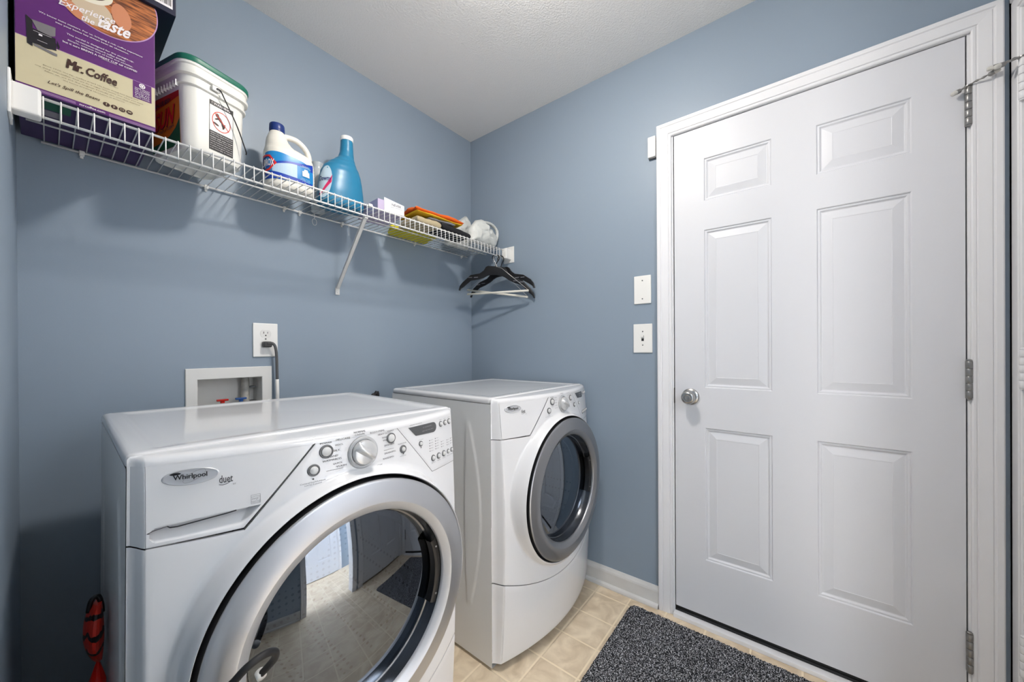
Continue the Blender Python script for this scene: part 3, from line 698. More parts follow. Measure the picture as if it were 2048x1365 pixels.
k = MB(); k.box(BXL+.0005, BXR-.0005, BYF+.0005, BYB-.0005, ZS-.0003, ZS+.001); rel(k.build('carton_base', mat('dark_purple_carton', (54, 32, 80), .45)), root)
k = MB(); k.box(BXL-.0003, BXL+.001, BYF+.0005, BYB-.0005, ZS, BZT); rel(k.build('carton_side', NAVY), root)
def face(off): return lambda x, z: (x, BYF-off, z)
def quadf(mb, x0, x1, z0, z1, off, tl=0): mb.poly([(x0, BYF-off, z0), (x1, BYF-off, z0), (x1, BYF-off, z1), (x0, BYF-off, z1+tl)])
k = MB(); quadf(k, BXL+.0006, BXR-.0008, 1.7535, 1.8575, .0004); rel(k.build('cream_panel', CREAM), root)
k = MB(); quadf(k, -1.5420, -1.5075, 1.8130, 1.8580, .0007); rel(k.build('purple_block', PURP), root)
k = MB()
for i in range(4): quadf(k, -1.7190, -1.6370, 1.7450+.0015*i, 1.7457+.0015*i, .0007); quadf(k, -1.5840, -1.5020, 1.7425+.0018*i, 1.7432+.0018*i, .0007)
quadf(k, -1.7225+.0006, -1.5006, 1.8570, 1.8578, .0008); rel(k.build('carton_stripes', LILAC), root)
# round photograph: wood table, a cup held by hands
WOODP = bpy.data.materials.new('printed_wood_photo'); WOODP.use_nodes = True; nt = WOODP.node_tree; pb = nt.nodes['Principled BSDF']; pb.inputs['Roughness'].default_value = .4
tc = nt.nodes.new('ShaderNodeTexCoord'); mp = nt.nodes.new('ShaderNodeMapping'); mp.inputs['Scale'].default_value = (30, 1, 260); mp.inputs['Rotation'].default_value = (0, radians(-14), 0); nz_ = nt.nodes.new('ShaderNodeTexNoise'); nz_.inputs['Scale'].default_value = 1; nz_.inputs['Detail'].default_value = 4
cr = nt.nodes.new('ShaderNodeValToRGB'); cr.color_ramp.elements[0].position = .35; cr.color_ramp.elements[0].color = rgb(92, 46, 20); cr.color_ramp.elements[1].position = .62; cr.color_ramp.elements[1].color = rgb(190, 112, 58)
nt.links.new(tc.outputs['Object'], mp.inputs[0]); nt.links.new(mp.outputs[0], nz_.inputs[0]); nt.links.new(nz_.outputs[0], cr.inputs[0]); nt.links.new(cr.outputs[0], pb.inputs['Base Color'])
ecx, ecz, er = -1.5950, 2.0480, .1085
def clipz(pts): return [(x, min(z, BZT-.001)) for x, z in pts]
def disc(mb, cx, cz, rx, rz, off, n=48, a0=0, a1=360, rot=0):
    pts = []
    for i in range(n):
        t = radians(a0+(a1-a0)*i/n); x, z = rx*cos(t), rz*sin(t); r_ = radians(rot); pts.append((cx+x*cos(r_)-z*sin(r_), cz+x*sin(r_)+z*cos(r_)))
    mb.poly([(x, BYF-off, z) for x, z in clipz(pts)])
k = MB(); disc(k, ecx, ecz, .0990, .1085, .0006, 64, rot=28); rel(k.build('photo_rim', LILAC), root)
k = MB(); disc(k, ecx, ecz, .0970, .1063, .0009, 64, rot=28); rel(k.build('round_photo', WOODP), root)
k = MB(); disc(k, -1.6090, 1.9850, .0330, .0330, .0012, 40, rot=30); disc(k, -1.6230, 1.9630, .016, .012, .00125, 24); rel(k.build('printed_cup', mat('cup_print', (196, 176, 150), .4)), root)
k = MB(); disc(k, -1.6150, 2.0300, .0400, .0270, .0014, 40, rot=15); rel(k.build('printed_cup_rim', mat('cup_rim_print', (222, 214, 196), .4)), root)
k = MB(); disc(k, -1.6170, 2.0330, .0330, .0210, .0016, 40, rot=15); rel(k.build('printed_coffee', mat('coffee_print', (66, 40, 30), .35)), root)
k = MB(); disc(k, -1.5610, 2.0040, .0170, .0300, .0013, 30, rot=10); rel(k.build('printed_hand', mat('hand_print', (196, 128, 92), .45)), root)
k = MB(); disc(k, -1.6400, 1.9690, .0230, .0105, .0013, 30, rot=-48)
rel(k.build('printed_hand', mat('hand_print', (196, 128, 92), .45)), root)
k = MB()
def TB(s, x0, x1, z0, z1, off=.0018, **kw): text(k, s, face(off), x0, x1, z0, z1, **kw)
TB('Experience', -1.6600, -1.5720, 1.9590, 1.9800, shear=.25, bold=.0005, rise=.013); TB('the', -1.6270, -1.6060, 1.9510, 1.9660, shear=.25, bold=.0006); TB('taste', -1.6010, -1.5450, 1.9530, 1.9800, shear=.3, bold=.0008, rise=.003)
TB('We know taste matters. For us, bringing a rich coffee experience', -1.6898, -1.5240, 1.9235, 1.9280, bold=.0002); TB('into your home has always been an obsession.', -1.6660, -1.5487, 1.9160, 1.9205, bold=.0002)
TB('This model is designed for the straight-up,', -1.6500, -1.5400, 1.9005, 1.9048, bold=.0002); TB('no-nonsense-about-it coffee drinker.', -1.6362, -1.5545, 1.8940, 1.8978, bold=.0002)
TB('Simple, without lots of bells and whistles,', -1.6484, -1.5416, 1.8870, 1.8910, bold=.0002); TB('but it sure BREWS A GREAT CUP OF COFFEE!', -1.6556, -1.5344, 1.8795, 1.8838, bold=.0003)
quadf(k, -1.5960, -1.5700, 1.8775, 1.8780, .0018)
TB('mrcoffee.com', -1.6314, -1.5905, 1.7448, 1.7500, bold=.0004); disc(k, -1.5250, 1.8490, .0058, .0062, .0018, 20)
for i, s in enumerate(('SAME GREAT', 'MR. COFFEE', 'QUALITY', 'SAME FIT', 'A GREAT', 'NEW LOOK')): TB(s, -1.5385, -1.5110, 1.8380-.0046*i, 1.8412-.0046*i)
rel(k.build('white_lettering', WHT), root)
k = MB()
for i in range(5): t = radians(72*i+20); disc(k, -1.5250+.0032*cos(t), 1.8490+.0034*sin(t), .0012, .0012, .0020, 8)
rel(k.build('block_logo_dots', PURP), root)
k = MB(); TB('Mr.', -1.6490, -1.6245, 1.8225, 1.8450, shear=.12, bold=.0024); TB('Coffee', -1.6205, -1.5690, 1.8230, 1.8440, shear=.18, bold=.0010)
TB("Let's Spill the Beans", -1.6772, -1.5988, 1.7690, 1.7785, shear=.35, bold=.0002)
TB('BRAND SINCE 1970', -1.5830, -1.5680, 1.8195, 1.8210)
for i, (s, x0, x1) in enumerate((('Since 1970, the Mr. Coffee brand has been doing one thing and', -1.6847, -1.5330), ('one thing only: coffee. And we do it right. We know that what you want', -1.6958, -1.5235), ('After all, we are the original. Proudly the one that started', -1.6830, -1.5300), ('the home brewing revolution in America.', -1.6560, -1.5560))):
    TB(s, x0, x1, 1.8075-.0062*i, 1.8100-.0062*i)
for x in (-1.5880, -1.5748, -1.5614, -1.5483): disc(k, x, 1.7695, .0058, .0052, .0010, 24)
rel(k.build('brown_lettering', BRN), root)
k = MB(); TB('f', -1.5894, -1.5868, 1.7664, 1.7726, bold=.0004, off=.0019); TB('p', -1.5766, -1.5734, 1.7660, 1.7720, bold=.0003, off=.0019)
for x in (-1.5614,): quadf(k, x-.0026, x+.0026, 1.7674, 1.7681, .0019); quadf(k, x-.0026, x+.0026, 1.7709, 1.7716, .0019); quadf(k, x-.0030, x-.0024, 1.7674, 1.7716, .0019); quadf(k, x+.0024, x+.0030, 1.7674, 1.7716, .0019)
quadf(k, -1.5515, -1.5451, 1.7680, 1.7690, .0019); quadf(k, -1.5515, -1.5451, 1.7700, 1.7710, .0019); rel(k.build('icon_marks', CREAM), root)
# printed coffee maker picture
k = MB(); quadp = lambda *p: k.poly([(x, BYF-.0012, z) for x, z in p])
quadp((-1.7060, 1.8450), (-1.6985, 1.8420), (-1.6985, 1.9000), (-1.7075, 1.9075)); quadp((-1.6985, 1.8500), (-1.6650, 1.8520), (-1.6665, 1.8800), (-1.6985, 1.8830))
for i in range(10): pass
disc(k, -1.6810, 1.8640, .0165, .0150, .0013, 28); quadp((-1.6640, 1.8780), (-1.6600, 1.8640), (-1.6620, 1.8560), (-1.6640, 1.8700))
rel(k.build('printed_pot', mat('black_print', (34, 30, 34), .3)), root)
k = MB(); quadp((-1.7000, 1.9020), (-1.6660, 1.9050), (-1.6665, 1.8850), (-1.6750, 1.8790), (-1.6900, 1.8790)); k.poly([(x, BYF-.0014, z) for x, z in ((-1.6980, 1.8500), (-1.6640, 1.8455), (-1.6640, 1.8400), (-1.6700, 1.8400), (-1.6960, 1.8450))])
rel(k.build('printed_reservoir', mat('grey_print', (120, 116, 118), .35)), root)
k = MB(); quadf(k, -1.6975, -1.6720, 1.8780, 1.8786, .0017); quadf(k, -1.6920, -1.6780, 1.8600, 1.8607, .0017); quadf(k, -1.6900, -1.6850, 1.8720, 1.8760, .0017); rel(k.build('printed_glints', WHT), root)
k = MB(); k.poly([(-1.6870, BYF+.03, ZS-.0006), (-1.6430, BYF+.03, ZS-.0006), (-1.6430, BYF+.075, ZS-.0006), (-1.6870, BYF+.075, ZS-.0006)]); rel(k.build('base_sticker', mat('green_sticker', (30, 96, 70), .5)), root)
k = MB(); k.poly([(-1.6950, BYF+.080, ZS-.0006), (-1.6560, BYF+.080, ZS-.0006), (-1.6560, BYF+.115, ZS-.0006), (-1.6950, BYF+.115, ZS-.0006)]); rel(k.build('base_label', mat('grey_sticker', (150, 146, 156), .5)), root)
# dark box on top
root = tag(empty('storage_box', (-1.583, -.160, BZT+.0006)), 'dark navy carton with a white barcode label, on top of the coffee maker carton', 'carton')
k = MB(); k.box(-1.7080, -1.4590, -.3140, -.0400, BZT+.0006, 2.330, bev=.0015); rel(k.build('carton_body', NAVY), root)
k = MB(); k.poly([(x, -.3144, z) for x, z in ((-1.5600, 2.0860), (-1.4660, 2.0860), (-1.4660, 2.1250), (-1.5600, 2.1250))]); rel(k.build('barcode_label', WHT), root)
k = MB(); x = -1.557
while x < -1.470:
    wd = random.choice((.0006, .0010, .0016)); k.poly([(x, -.3147, 2.0920), (x+wd, -.3147, 2.0920), (x+wd, -.3147, 2.1230), (x, -.3147, 2.1230)]); x += wd+random.choice((.0008, .0014))
rel(k.build('barcode', mat('black_ink', (22, 22, 24), .4)), root)

# rectangular detergent bucket
root = tag(empty('detergent_bucket', (-1.3830, -.1580, ZS), (0, 0, radians(15.5))), 'white plastic detergent bucket with a dark green lid and a warning label', 'bucket'); root.scale = (1, 1, 1.03)
def rrect(hx, hy, r, z, n=7):
    out = []
    for cx, cy, a in ((hx-r, hy-r, 0), (-hx+r, hy-r, 90), (-hx+r, -hy+r, 180), (hx-r, -hy+r, 270)):
        for i in range(n): t = radians(a+90*i/(n-1)); out.append((cx+r*cos(t), cy+r*sin(t), z))
    return out
HX, HY_, BR = .0855, .1090, .036
def bh(z):
    f = z/.24; return HX-.006+.006*f, HY_-.006+.006*f
k = MB(); lp = [rrect(HX-.024, HY_-.024, .02, .003), rrect(HX-.020, HY_-.020, .022, .0), rrect(HX-.010, HY_-.010, BR-.004, .002), rrect(bh(.008)[0]-.001, bh(.008)[1]-.001, BR, .010)]
for z in (.02, .06, .10, .14, .178): lp.append(rrect(*bh(z), BR, z))
for z, e in ((.180, .006), (.186, .0065), (.188, .0025), (.204, .0035), (.206, .0105), (.214, .0115), (.216, .0065), (.230, .0070), (.233, .0095), (.240, .0098)): lp.append(rrect(bh(z)[0]+e, bh(z)[1]+e, BR+e*.6, z))
k.grid(lp, close_u=True); k.poly(lp[0]); k.build('bucket_body', mat('white_bucket_plastic', (226, 225, 218), .35), root, auto=35)
k = MB(); lp = [rrect(HX+.0105, HY_+.0105, BR+.006, .239), rrect(HX+.0118, HY_+.0118, BR+.007, .243), rrect(HX+.0118, HY_+.0118, BR+.007, .252), rrect(HX+.008, HY_+.008, BR+.004, .257), rrect(HX+.002, HY_+.002, BR, .258), rrect(HX-.006, HY_-.006, BR-.006, .254)]
k.grid(lp, close_u=True); k.poly(lp[-1]); k.build('lid', mat('green_lid_plastic', (22, 104, 84), .4), root, auto=35)
k = MB()
for i in range(11):
    y = -.075+.015*i; k.box(-HX-.0075, -HX-.001, y-.0009, y+.0009, .170, .1865)
for i in range(5):
    x = -.055+.0275*i; k.box(x-.0009, x+.0009, HY_+.001, HY_+.0075, .170, .1865)
k.build('rim_ribs', WHITEP, root)
# bail handle of black wire
k = MB(); yf = -HY_-.0115
pts = [(-.012, -HY_-.004, .196), (-.012, yf-.004, .196), (-.004, yf-.004, .194), (.006, yf-.003, .180), (.040, yf-.004, .118), (.060, yf-.004, .070), (.0690, yf-.002, .050), (.0720, yf+.004, .046)]
k.tube(smooth_path(pts, 5), .0018, 8); k.build('bail_handle', BLACK, root)
k = MB(); k.box(-.024, -.002, -HY_-.0125, -HY_-.006, .1885, .2035, bev=.002); k.build('handle_socket', WHITEP, root)
def BF(x, z): return (x, -bh(z)[1]-.0006, z)
lx0, lx1, lz0, lz1 = -.0250, .0400, .0210, .1640
k = MB(); k.grid([[BF(lx0+(lx1-lx0)*i/2, lz0+(lz1-lz0)*j/6) for i in range(3)] for j in range(7)]); k.build('warning_label', mat('white_label', (236, 234, 230), .4), root)
def BF2(x, z): return (x, -bh(z)[1]-.0010, z)
k = MB()
def fr(mb, fn, x0, x1, z0, z1, n=4): mb.grid([[fn(x0+(x1-x0)*i/n, z) for i in range(n+1)] for z in (z0, z1)])
fr(k, BF2, lx0, lx1, .1510, lz1); fr(k, BF2, lx0, lx0+.0010, lz0, lz1); fr(k, BF2, lx1-.0010, lx1, lz0, lz1)
fr(k, BF2, lx0, lx1, lz0, .0770)
k.build('label_black', mat('label_black_ink', (30, 30, 32), .45), root)
def BF3(x, z): return (x, -bh(z)[1]-.0014, z)
k = MB(); text(k, '! WARNING!', BF3, -.0190, .0330, .1540, .1610, bold=.0003)
wd_ = ('Children Can Fall Into Bucket and', 'drown. Keep children away from', 'bucket with even a small', 'amount of liquid. Never leave a', 'bucket unattended. Empty after', 'use. Los ninos pueden caer en', 'la cubeta y ahogarse. Mantenga', 'a los ninos lejos de cubetas')
for i, s in enumerate(wd_): text(k, s, BF3, -.0225, .0375, .0700-.0064*i, .0736-.0064*i)
k.build('label_text', WHT, root)
k = MB(); cxl, czl = .0070, .1120
el = lambda r, n=36: [(cxl+r*.92*cos(2*pi*i/n), czl+r*1.05*sin(2*pi*i/n)) for i in range(n)]
k.grid([[BF3(x, z) for x, z in el(.0275)], [BF3(x, z) for x, z in el(.0255)]], close_u=True)
k.grid([[BF3(cxl-.0190, czl+.020), BF3(cxl+.0200, czl-.0190)], [BF3(cxl-.0175, czl+.0215), BF3(cxl+.0215, czl-.0175)]])
k.build('warning_circle', mat('label_red_ink', (206, 52, 34), .45), root)
k = MB(); 
def blob(cx, cz, rx, rz, rot=0):
    r_ = radians(rot); k.poly([BF2(cx+rx*cos(2*pi*i/14)*cos(r_)-rz*sin(2*pi*i/14)*sin(r_), cz+rx*cos(2*pi*i/14)*sin(r_)+rz*sin(2*pi*i/14)*cos(r_)) for i in range(14)])
blob(-.0040, .1270, .0050, .0055); blob(.0030, .1180, .0045, .0105, 38); blob(.0105, .1060, .0035, .0100, 14); blob(.0140, .1020, .003, .009, -20); blob(-.0075, .1005, .0085, .0032, -18); blob(-.004, .117, .0025, .008, -60)
k.build('warning_figure', mat('figure_ink', (70, 40, 36), .45), root)
# front label on the left face
def LF(o_):
    return lambda y, z: (-bh(z)[0]-o_, y, z)
k = MB(); y0, y1 = .0720, -.0730
k.grid([[LF(.0006)(y0+(y1-y0)*i/4, .012+.150*j/6) for i in range(5)] for j in range(7)]); lab = k.build('front_label', mat('label_orange', (226, 132, 30), .4), root)
def quadL(mb, pts, o_): mb.poly([LF(o_)(y, z) for y, z in pts])
k = MB(); quadL(k, [(y0, .128), (y1, .146), (y1, .162), (y0, .162)], .0010); k.build('label_banner', RED, lab)
k = MB(); quadL(k, [(y0, .012), (y1, .012), (y1, .086), (-.050, .062), (-.020, .046), (.02, .036), (y0, .032)], .0010); k.build('label_green', mat('label_green_ink', (24, 106, 60), .4), lab)
k = MB(); text(k, 'SUN', LF(.0020), .0500, -.0480, .0660, .1180, bold=.0022, shear=-.25, rise=.010); k.build('label_name_shadow', mat('label_dark_ink', (60, 22, 60), .4), lab)
k = MB(); text(k, 'SUN', LF(.0026), .0500, -.0480, .0680, .1200, bold=.0012, shear=-.25, rise=.010); k.build('label_name', mat('label_bright_red', (224, 40, 36), .35), lab)
k = MB(); text(k, 'VALUE $50+', LF(.0022), .0500, -.0350, .1340, .1480, bold=.0008, rise=.004); text(k, 'TRIPLE CLEAN', LF(.0026), .0300, -.0450, .0580, .0660, bold=.0005, rise=.008); k.build('label_small_text', INK, lab)

# ---- blow-moulded bottles
def loft(k, secs, n=40, ex=2.6):
    rws = []
    for z, cx, cy, hx, hy, e in secs:
        row = []
        for i in range(n):
            t = 2*pi*i/n; c, s_ = cos(t), sin(t); row.append((cx+hx*abs(c)**(2/e)*(1 if c >= 0 else -1), cy+hy*abs(s_)**(2/e)*(1 if s_ >= 0 else -1), z))
        rws.append(row)
    k.grid(rws, close_u=True); k.poly(rws[0]); k.poly(rws[-1]); return rws
def interp_secs(secs, n=6):
    out = []
    for a, b_ in zip(secs[:-1], secs[1:]):
        for j in range(n):
            t = j/n; t2 = t*t*(3-2*t)*.5+t*.5; out.append(tuple([a[0]+(b_[0]-a[0])*t]+[a[i]+(b_[i]-a[i])*t2 for i in range(1, 6)]))
    out.append(secs[-1]); return out
def patch(secs, a0, a1, z0, z1, off, na=30, nz=14, fz0=None, fz1=None):
    """piece of label lying on the loft between angles a0..a1 (degrees), heights z0..z1"""
    def at(z):
        for a, b_ in zip(secs[:-1], secs[1:]):
            if a[0] <= z <= b_[0]: t = (z-a[0])/max(1e-9, b_[0]-a[0]); return [a[i]+(b_[i]-a[i])*t for i in range(6)]
        return secs[-1]
    def pt_(ang, z):
        _, cx, cy, hx, hy, e = at(z); t = radians(ang); c, s_ = cos(t), sin(t)
        return (cx+(hx+off)*abs(c)**(2/e)*(1 if c >= 0 else -1), cy+(hy+off)*abs(s_)**(2/e)*(1 if s_ >= 0 else -1), z)
    rws = []
    for j in range(nz+1):
        row = []
        for i in range(na+1):
            u = i/na; ang = a0+(a1-a0)*u; lo = fz0(u) if fz0 else z0; hi = fz1(u) if fz1 else z1; row.append(pt_(ang, lo+(hi-lo)*j/nz))
        rws.append(row)
    return rws, pt_
root = tag(empty('bleach_jug', (-1.1160, -.1450, ZS), (0, 0, radians(-4))), 'white bleach jug with a navy cap and a blue label, on the shelf', 'bleach jug')
JUG = [(0, 0, 0, .066, .046, 2.6), (.004, 0, 0, .076, .055, 2.7), (.014, 0, 0, .081, .060, 2.8), (.060, 0, 0, .082, .061, 2.9), (.108, 0, 0, .0815, .0605, 2.8), (.130, -.001, 0, .080, .059, 2.6), (.142, -.004, 0, .076, .057, 2.5), (.150, -.012, 0, .066, .052, 2.2), (.158, -.026, 0, .050, .046, 2.1), (.172, -.034, 0, .041, .039, 2.1), (.186, -.038, 0, .035, .034, 2), (.200, -.039, 0, .0295, .030, 2), (.212, -.039, 0, .0245, .0245, 2), (.220, -.039, 0, .0215, .0215, 2)]
JS = interp_secs(JUG)
k = MB(); loft(k, JS); k.tube(smooth_path([(.060, 0, .128), (.0690, 0, .150), (.0650, 0, .176), (.0500, 0, .198), (.024, 0, .2130), (-.008, 0, .2120), (-.034, 0, .204)], 6), .0105, 16)
jb = k.build('jug_body', mat('white_jug_plastic', (232, 228, 218), .4), root)
md = jb.modifiers.new('remesh', 'REMESH'); md.mode = 'VOXEL'; md.voxel_size = .0022; md.use_smooth_shade = True
md = jb.modifiers.new('smooth', 'SMOOTH'); md.iterations = 8; md.factor = .6
k = MB(); k.lathe([(.0215, .214), (.0245, .216), (.0245, .221)]+[(.0250, .2225), (.0242, .2420), (.0225, .2450), (0, .2455)], Matrix.Translation((-.039, 0, 0)), 36); k.build('cap', mat('navy_cap_plastic', (32, 54, 118), .35), root, auto=40)
LB = mat('label_sky_blue', (30, 132, 196), .35); LBD = mat('label_royal_blue', (24, 62, 168), .35); LW = mat('label_pale_blue', (176, 202, 222), .4)
A0, A1 = 190, 318
rws, pj = patch(JS, A0, A1, .020, .1250, .0008, fz0=lambda u: .024+.006*u, fz1=lambda u: .1205+.010*math.sin(pi*min(1, u*1.2))-.016*u); k = MB(); k.grid(rws); lab = k.build('jug_label', LB, root)
def pj2(off):
    return patch(JS, 0, 1, 0, .1, off)[1]
q = pj2(.0014)
k = MB(); k.grid([[q(A0+(A1-A0)*i/24, .052+.056*((i/24)**.7)) for i in range(25)], [q(A0+(A1-A0)*i/24, .060+.057*((i/24)**.7) if i < 24 else .118) for i in range(25)]]); 
k.grid([[q(A0+(A1-A0)*i/24, .025+.006*i/24) for i in range(25)], [q(A0+(A1-A0)*i/24, .046-.016*(i/24)**2+.006) for i in range(25)]])
k.grid([[q(304+i*4.6, .030) for i in range(4)], [q(304+i*4.6, .110) for i in range(4)]]); k.build('label_blue_band', LBD, lab)
q = pj2(.0019)
k = MB(); k.grid([[q(222+50*i/10, .052-.006*i/10) for i in range(11)], [q(222+50*i/10, .074+.020*i/10) for i in range(11)]]); k.build('label_picture', LW, lab)
q = pj2(.0024); k = MB()
RA = lambda u, z: q(180+58*u, z)
out_ = [(0, .046), (.60, .054), (.98, .0815), (.60, .109), (0, .112)]; inn = [(0, .0525), (.54, .060), (.86, .0815), (.54, .103), (0, .1055)]
def densl(p, n=8):
    o_ = []
    for (a, b_), (c, d) in zip(p[:-1], p[1:]):
        for i in range(n): o_.append((a+(c-a)*i/n, b_+(d-b_)*i/n))
    o_.append(p[-1]); return o_
k.grid([[RA(*p) for p in densl(out_)], [RA(*p) for p in densl(inn)]]); k.build('label_red_border', mat('label_bright_red', (224, 40, 36), .35), lab)
k = MB(); D_ = densl(inn); k.grid([[RA(*p) for p in D_], [RA(.0, p[1]*.5+.04) for p in D_]]); k.build('label_logo_field', mat('label_navy', (28, 40, 104), .35), lab)
q2 = pj2(.0030); k = MB(); text(k, 'CLOROX', lambda x, z: q2(x, z), 168, 230, .0690, .0950, bold=.5)
text(k, 'AHORA', lambda x, z: q2(x, z), 280, 298, .0960, .0990); text(k, 'CONCENTRADO', lambda x, z: q2(x, z), 276, 304, .0915, .0945); text(k, 'Cuts through', lambda x, z: q2(x, z), 278, 300, .0490, .0520); text(k, 'tough stains', lambda x, z: q2(x, z), 276, 302, .0445, .0475); text(k, 'y elimina', lambda x, z: q2(x, z), 280, 298, .040, .043)
for i in range(6): text(k, 'kills 99.9% of germs', lambda x, z: q2(x, z), 240, 268, .0790-.0048*i, .0812-.0048*i)
k.grid([[q2(280+18*i/4, .0600) for i in range(5)], [q2(280+18*i/4, .0790) for i in range(5)]]); k.grid([[q2(283+12*i/4, .0790) for i in range(5)], [q2(285+8*i/4, .0870) for i in range(5)]])
k.build('label_lettering', WHT, lab)
k = MB(); q3 = pj2(.0010)
for i in range(9): 
    z = .030+.0105*i; k.grid([[q3(326+30*j/6, z) for j in range(7)], [q3(326+30*j/6, z+.0016) for j in range(7)]])
k.build('grip_ridges', GREYR, root)

root = tag(empty('softener_bottle', (-.9200, -.1450, ZS), (0, 0, radians(-6))), 'blue fabric softener bottle with a white cap, right of the bleach jug', 'softener bottle')
BOT = [(0, 0, 0, .070, .046, 2.6), (.004, 0, 0, .084, .054, 2.7), (.016, 0, 0, .0915, .060, 2.6), (.060, 0, 0, .0900, .060, 2.5), (.110, .001, 0, .0850, .058, 2.3), (.145, .002, 0, .0790, .055, 2.2), (.168, .004, 0, .0710, .050, 2.1), (.190, .009, 0, .0560, .043, 2), (.206, .0165, 0, .0430, .036, 2), (.225, .0235, 0, .0315, .0285, 2), (.250, .0260, 0, .0268, .0255, 2), (.280, .0265, 0, .0250, .0245, 2), (.297, .0265, 0, .0240, .0240, 2)]
BS = interp_secs(BOT)
k = MB(); loft(k, BS); bb2 = k.build('bottle_body', mat('blue_bottle_plastic', (40, 122, 160), .33), root)
k = MB(); k.lathe([(.0240, .296), (.0256, .2975), (.0258, .3110), (.0240, .3135), (0, .3140)], Matrix.Translation((.0265, 0, 0)), 36); k.build('cap', mat('white_cap_plastic', (238, 238, 236), .35), root, auto=40)
k = MB(); _, pb_ = patch(BS, 0, 1, 0, .1, .0009)
cz_, ca = .088, 212
pts = [(ca+25*cos(t_), cz_+.068*sin(t_)) for t_ in [2*pi*i/36 for i in range(36)]]
k.grid([[pb_(ca+(a-ca)*f, cz_+(z-cz_)*f) for a, z in pts] for f in (0, .25, .5, .75, 1)], close_u=True); lab = k.build('bottle_label', mat('label_ice_blue', (186, 208, 222), .35), root)
_, pb2 = patch(BS, 0, 1, 0, .1, .0016)
k = MB(); k.grid([[pb2(196+40*i/10, .030+.055*(i/10)**1.5) for i in range(11)], [pb2(196+40*i/10, .038+.078*(i/10)**1.5) for i in range(11)]]); k.build('label_pink_swoosh', mat('label_pink', (208, 44, 96), .35), lab)
k = MB()
_, pb3 = patch(BS, 0, 1, 0, .1, .0020)
text(k, 'Downy', lambda x, z: pb3(x, z), 191, 235, .0830, .1100, bold=.0005); k.build('label_name', mat('label_navy', (28, 40, 104), .35), lab)
CLEARP = mat('cloudy_clear_plastic', (225, 232, 236), .25, trans=.35)
root = tag(empty('dosing_cap', (-.9700, -.0500, ZS)), 'cloudy plastic dosing cap showing behind the blue softener bottle', 'dosing cap')
k = MB(); k.lathe([(0, .0), (.026, .0), (.027, .14), (.022, .176), (.020, .186), (.024, .200), (.024, .205), (.0, .206)], None, 24); k.build('cap_shell', CLEARP, root, auto=40)

# small carton of dryer sheets
root = tag(empty('dryer_sheet_box', (-.7640, -.2050, ZS), (0, 0, radians(-3))), 'small white and lilac dryer sheet box on the shelf beside the support brace', 'box')
LIL = mat('lilac_carton', (190, 178, 206), .45)
k = MB(); k.box(-.058, .066, -.068, .105, 0, .050, bev=.001); k.build('carton_body', LIL, root)
k = MB(); k.poly([(-.030, -.0705, .006), (.0655, -.0705, .006), (.0655, -.0705, .0500), (-.030, -.0705, .0620)]); k.poly([(-.030, -.069, .006), (.0655, -.069, .006), (.0655, -.069, .0500), (-.030, -.069, .0620)])
k.grid([[(-.030, -.0705, .006), (.0655, -.0705, .006), (.0655, -.0705, .0500), (-.030, -.0705, .0620)], [(-.030, -.069, .006), (.0655, -.069, .006), (.0655, -.069, .0500), (-.030, -.069, .0620)]], smooth=False, close_u=True); k.build('front_flap', mat('white_carton', (232, 232, 238), .5), root)
k = MB(); text(k, 'NEVER', lambda x, z: (x, -.0710, z), .005, .050, .0350, .0450, bold=.0005); text(k, 'open with sharp', lambda x, z: (x, -.0710, z), .000, .056, .0270, .0310); k.build('flap_lettering', INK, root)

# ---- cloths: folded, soft slabs
def cloth(name, pts, z, th, m, seed, label, cat, group=None, amp=.006, sub=16, droop=None):
    """pts: 4 corners (x, y), z: heights at the 4 corners"""
    cx = sum(p[0] for p in pts)/4; cy = sum(p[1] for p in pts)/4; z0 = min(z); k = MB()
    def at(u, v):
        w_ = ((1-u)*(1-v), u*(1-v), u*v, (1-u)*v); return [sum(w_[i]*pts[i][0] for i in range(4)), sum(w_[i]*pts[i][1] for i in range(4)), sum(w_[i]*z[i] for i in range(4))]
    prof = [(0.0, 0), (.02, .5), (.05, .85), (.10, 1)]
    us = [0, .012, .035, .07]+[.07+.86*i/sub for i in range(1, sub)]+[.93, .965, .988, 1]
    def rnd(u):
        d = min(u, 1-u); return math.sqrt(max(0, 1-(1-min(1, d/.06))**2))
    top, bt = [], []
    for v in us:
        rt_, rb = [], []
        for u in us:
            p = at(u, v); h = rnd(u)*rnd(v); n1 = noise.noise(Vector((u*3.1+seed, v*3.3, seed*1.7)))*amp+noise.noise(Vector((u*9+seed, v*9, 2.1)))*amp*.4
            ox = noise.noise(Vector((v*4, seed*3.3, u)))*amp*1.2
            rt_.append((p[0]+ox, p[1]+ox*.5, p[2]+th*.5+th*.5*h+n1*h)); rb.append((p[0]+ox, p[1]+ox*.5, p[2]+th*.5-th*.5*h+max(0, n1)*.3*h))
        top.append(rt_); bt.append(rb)
    k.grid(top); k.grid(bt); o = k.build(name, m)
    o.data.transform(Matrix.Translation((-cx, -cy, -z0))); o.location = (cx, cy, z0); tag(o, label, cat, group); return o
G = 'folded cloths piled on the shelf'
Cl = lambda n, c: mat(n, c, .85, bump=(420, .4, .002))
cloth('cleaning_cloth', [(-.668, -.120), (-.405, -.155), (-.380, -.010), (-.610, -.008)], [ZS]*4, .016, Cl('yellow_microfibre', (206, 196, 40)), 1.3, 'bright yellow cloth lying directly on the shelf wires under the folded pile', 'cloth', G)
cloth('cleaning_cloth', [(-.640, -.290), (-.500, -.292), (-.500, -.165), (-.632, -.130)], [ZS]*4, .030, Cl('beige_cloth', (176, 162, 132)), 4.1, 'beige cloth at the left front of the pile of cloths', 'cloth', G)
